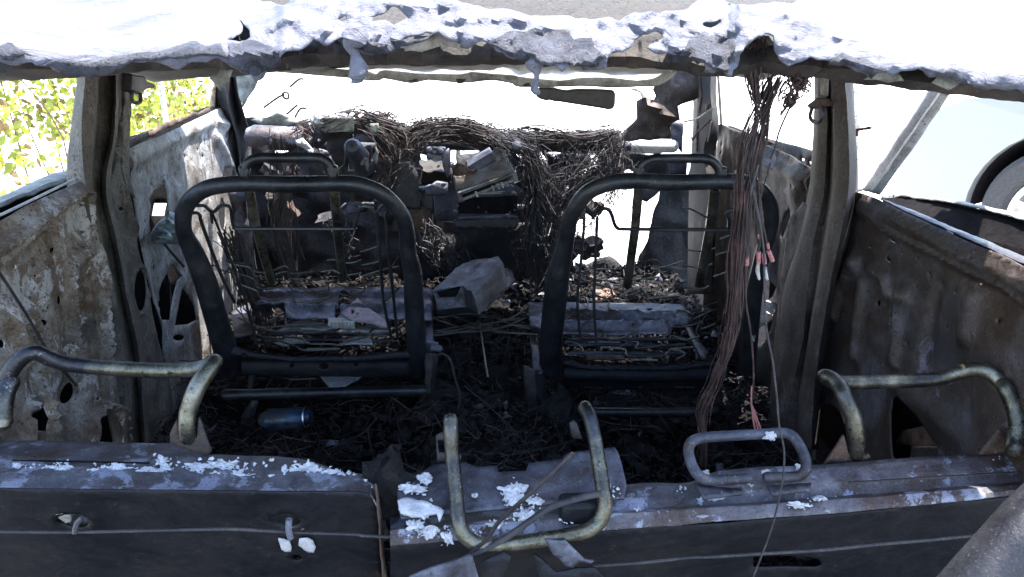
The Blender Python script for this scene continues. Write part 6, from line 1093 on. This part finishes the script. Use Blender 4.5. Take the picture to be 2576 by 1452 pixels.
shrub('taller leafy shrub with dangling shoots seen through the left front window', -3.4, -2.4, 5.0, 9.0, .5, 1.75, 19000, 12, .10)
po = tube('fence_post', [Vector((PX(403, 200, -2.3).x, PX(403, 200, -2.3).y, 0)), Vector((PX(403, 200, -2.3).x, PX(403, 200, -2.3).y, 1.62))], .022, flat('galvanised_post', (.35, .37, .38), .5, .4), None, n=14, smooth=False); tag(po, 'thin grey metal post among the shrubs beyond the left front window', 'post')
m_wall = burnt('sunlit_wall', [(.66, .65, .62), (.72, .71, .68), (.76, .75, .72)], 1, rough=(.8, .95), bump=.15)

# neighbouring white car on the right
wc = PZ(2650, 565, .42)
nc = thing('parked_car', 'pale parked car seen through the right rear window, dark tyre showing', 'car', (wc.x + 1.2, wc.y - .4, 0))
m_paint = flat('white_paint', (.27, .28, .273), .35, var=.02, bs=3); m_tyre = flat('tyre_rubber', (.035, .035, .037), .8, bump=.3, bs=90, var=.3); m_rim = flat('silver_rim', (.55, .54, .53), .35, .6, var=.08)
dirn = Vector((.5, -.85, 0)).normalized(); side = Vector((dirn.y, -dirn.x, 0))  # side faces our car
yaw_ = math.atan2(dirn.y, dirn.x)
RT = .42
def NP(a, s, z): return Vector((wc.x, wc.y, 0)) + dirn * a - side * s + Vector((0, 0, z))
prof = []       # side profile with wheel openings
def arc(c, r, a0, a1, n): return [(c + r * math.cos(a), .42 + r * math.sin(a)) for a in [a0 + (a1 - a0) * i / n for i in range(n + 1)]]
pts = [(-.95, .35)] + arc(0, .50, math.pi, 0, 18) + [(2.2, .32)] + arc(2.75, .50, math.pi, 0, 18) + [(3.6, .38), (3.72, .8), (3.66, 1.1), (3.5, 1.7), (2.5, 1.78), (1.6, 1.78), (1.3, 1.72), (.75, 1.16), (-.6, 1.04), (-.92, .88)]
sh = MB(); st_ = [(.0, 0), (.02, 0), (.85, 0), (1.68, 0), (1.7, 0)]
front_ = [NP(a, .03, z) for a, z in pts]
b = MB()
vs = [Vector(p) for p in pts]; ed = [(i, (i + 1) % len(pts)) for i in range(len(pts))]
def tuck(a, z, s): k = max(0, (z - 1.05) / .7); return NP(a, s + .22 * k if s < .85 else s - .22 * k, z)
n_ = len(pts); 
for s in (.03, 1.67): b.v += [tuck(a, z, s) for a, z in pts]
ov, oe, of, *_ = delaunay_2d_cdt(vs, ed, [], 0, 1e-6)
poly_ = pts
for f in of:
    c = np.array([[sum(ov[i].x for i in f) / 3, sum(ov[i].y for i in f) / 3]])
    if inside(c, poly_)[0] and max(f) < n_: b.f.append(tuple(f)); b.f.append(tuple(i + n_ for i in reversed(f)))
for i in range(n_): j = (i + 1) % n_; b.f.append((i, j, j + n_, i + n_))
b.build('body', m_paint, nc, smooth=False)
b = MB(); b.prism([tuck(a, z, .03) + side * .006 for a, z in ((.85, 1.17), (1.35, 1.66), (1.95, 1.70), (1.92, 1.16))], side * .004); b.build('window', flat('dark_window', (.02, .025, .03), .08), nc)
b = MB(); b.prism([tuck(a, z, .03) + side * .006 for a, z in ((2.0, 1.16), (2.03, 1.70), (2.5, 1.70), (3.3, 1.60), (3.35, 1.15))], side * .004); b.build('window', bpy.data.materials['dark_window'], nc)
for z_, a_ in ((.62, (-.5, 2.2)),): tube('door_line', [tuck(.62, .35, .03) + side * .002, tuck(.60, .95, .03) + side * .002, tuck(.72, 1.02, .03) + side * .002], .004, m_tyre, nc, smooth=False)
for a in (0, 2.75):
    c = NP(a, .05, RT)
    ty = MB(); nseg = 48; pr_ = [(.26, .03), (.29, .0), (.38, .0), (.41, .03), (.41, .20), (.38, .22), (.26, .22)]
    for i in range(nseg):
        t = 6.2832 * i / nseg
        for r, s in pr_: ty.v.append(c + (dirn * math.cos(t) + Vector((0, 0, 1)) * math.sin(t)) * r - side * (s - .04))
    m_ = len(pr_)
    for i in range(nseg):
        for j in range(m_ - 1): ty.f.append((i * m_ + j, i * m_ + j + 1, ((i + 1) % nseg) * m_ + j + 1, ((i + 1) % nseg) * m_ + j))
    tyo = ty.build('tyre', m_tyre, nc)
    rm = MB()
    for i in range(nseg):
        t = 6.2832 * i / nseg
        for r, s in ((.265, .02), (.258, .0), (.23, .008), (.225, .07), (.0, .08)): rm.v.append(c + (dirn * math.cos(t) + Vector((0, 0, 1)) * math.sin(t)) * r - side * (s - .03))
    for i in range(nseg):
        for j in range(4): rm.f.append((i * 5 + j, i * 5 + j + 1, ((i + 1) % nseg) * 5 + j + 1, ((i + 1) % nseg) * 5 + j))
    for k in range(5):
        t = 6.2832 * k / 5 + .3; d = dirn * math.cos(t) + Vector((0, 0, 1)) * math.sin(t); e = side.cross(d)
        rm.prism([c + d * .02 + e * .03 - side * -.02, c + d * .24 + e * .018 - side * -.02, c + d * .24 - e * .018 - side * -.02, c + d * .02 - e * .03 - side * -.02], -side * .03)
    rm.build('rim', m_rim, nc, smooth=False)
    wl = MB()
    for i in range(25):
        t = math.pi * i / 24
        for s_ in (.04, .45): wl.v.append(c + (dirn * math.cos(t) + Vector((0, 0, 1)) * math.sin(t)) * .495 - side * s_)
        if i: wl.f.append((2 * i - 2, 2 * i - 1, 2 * i + 1, 2 * i))
    wl.v += [c - side * .45 + dirn * x_ + Vector((0, 0, z_)) for x_, z_ in ((-.5, -.3), (.5, -.3), (.5, .5), (-.5, .5))]; k_ = len(wl.v); wl.f.append((k_ - 4, k_ - 3, k_ - 2, k_ - 1))
    wl.build('wheel_housing', m_black, nc, thick=.004)
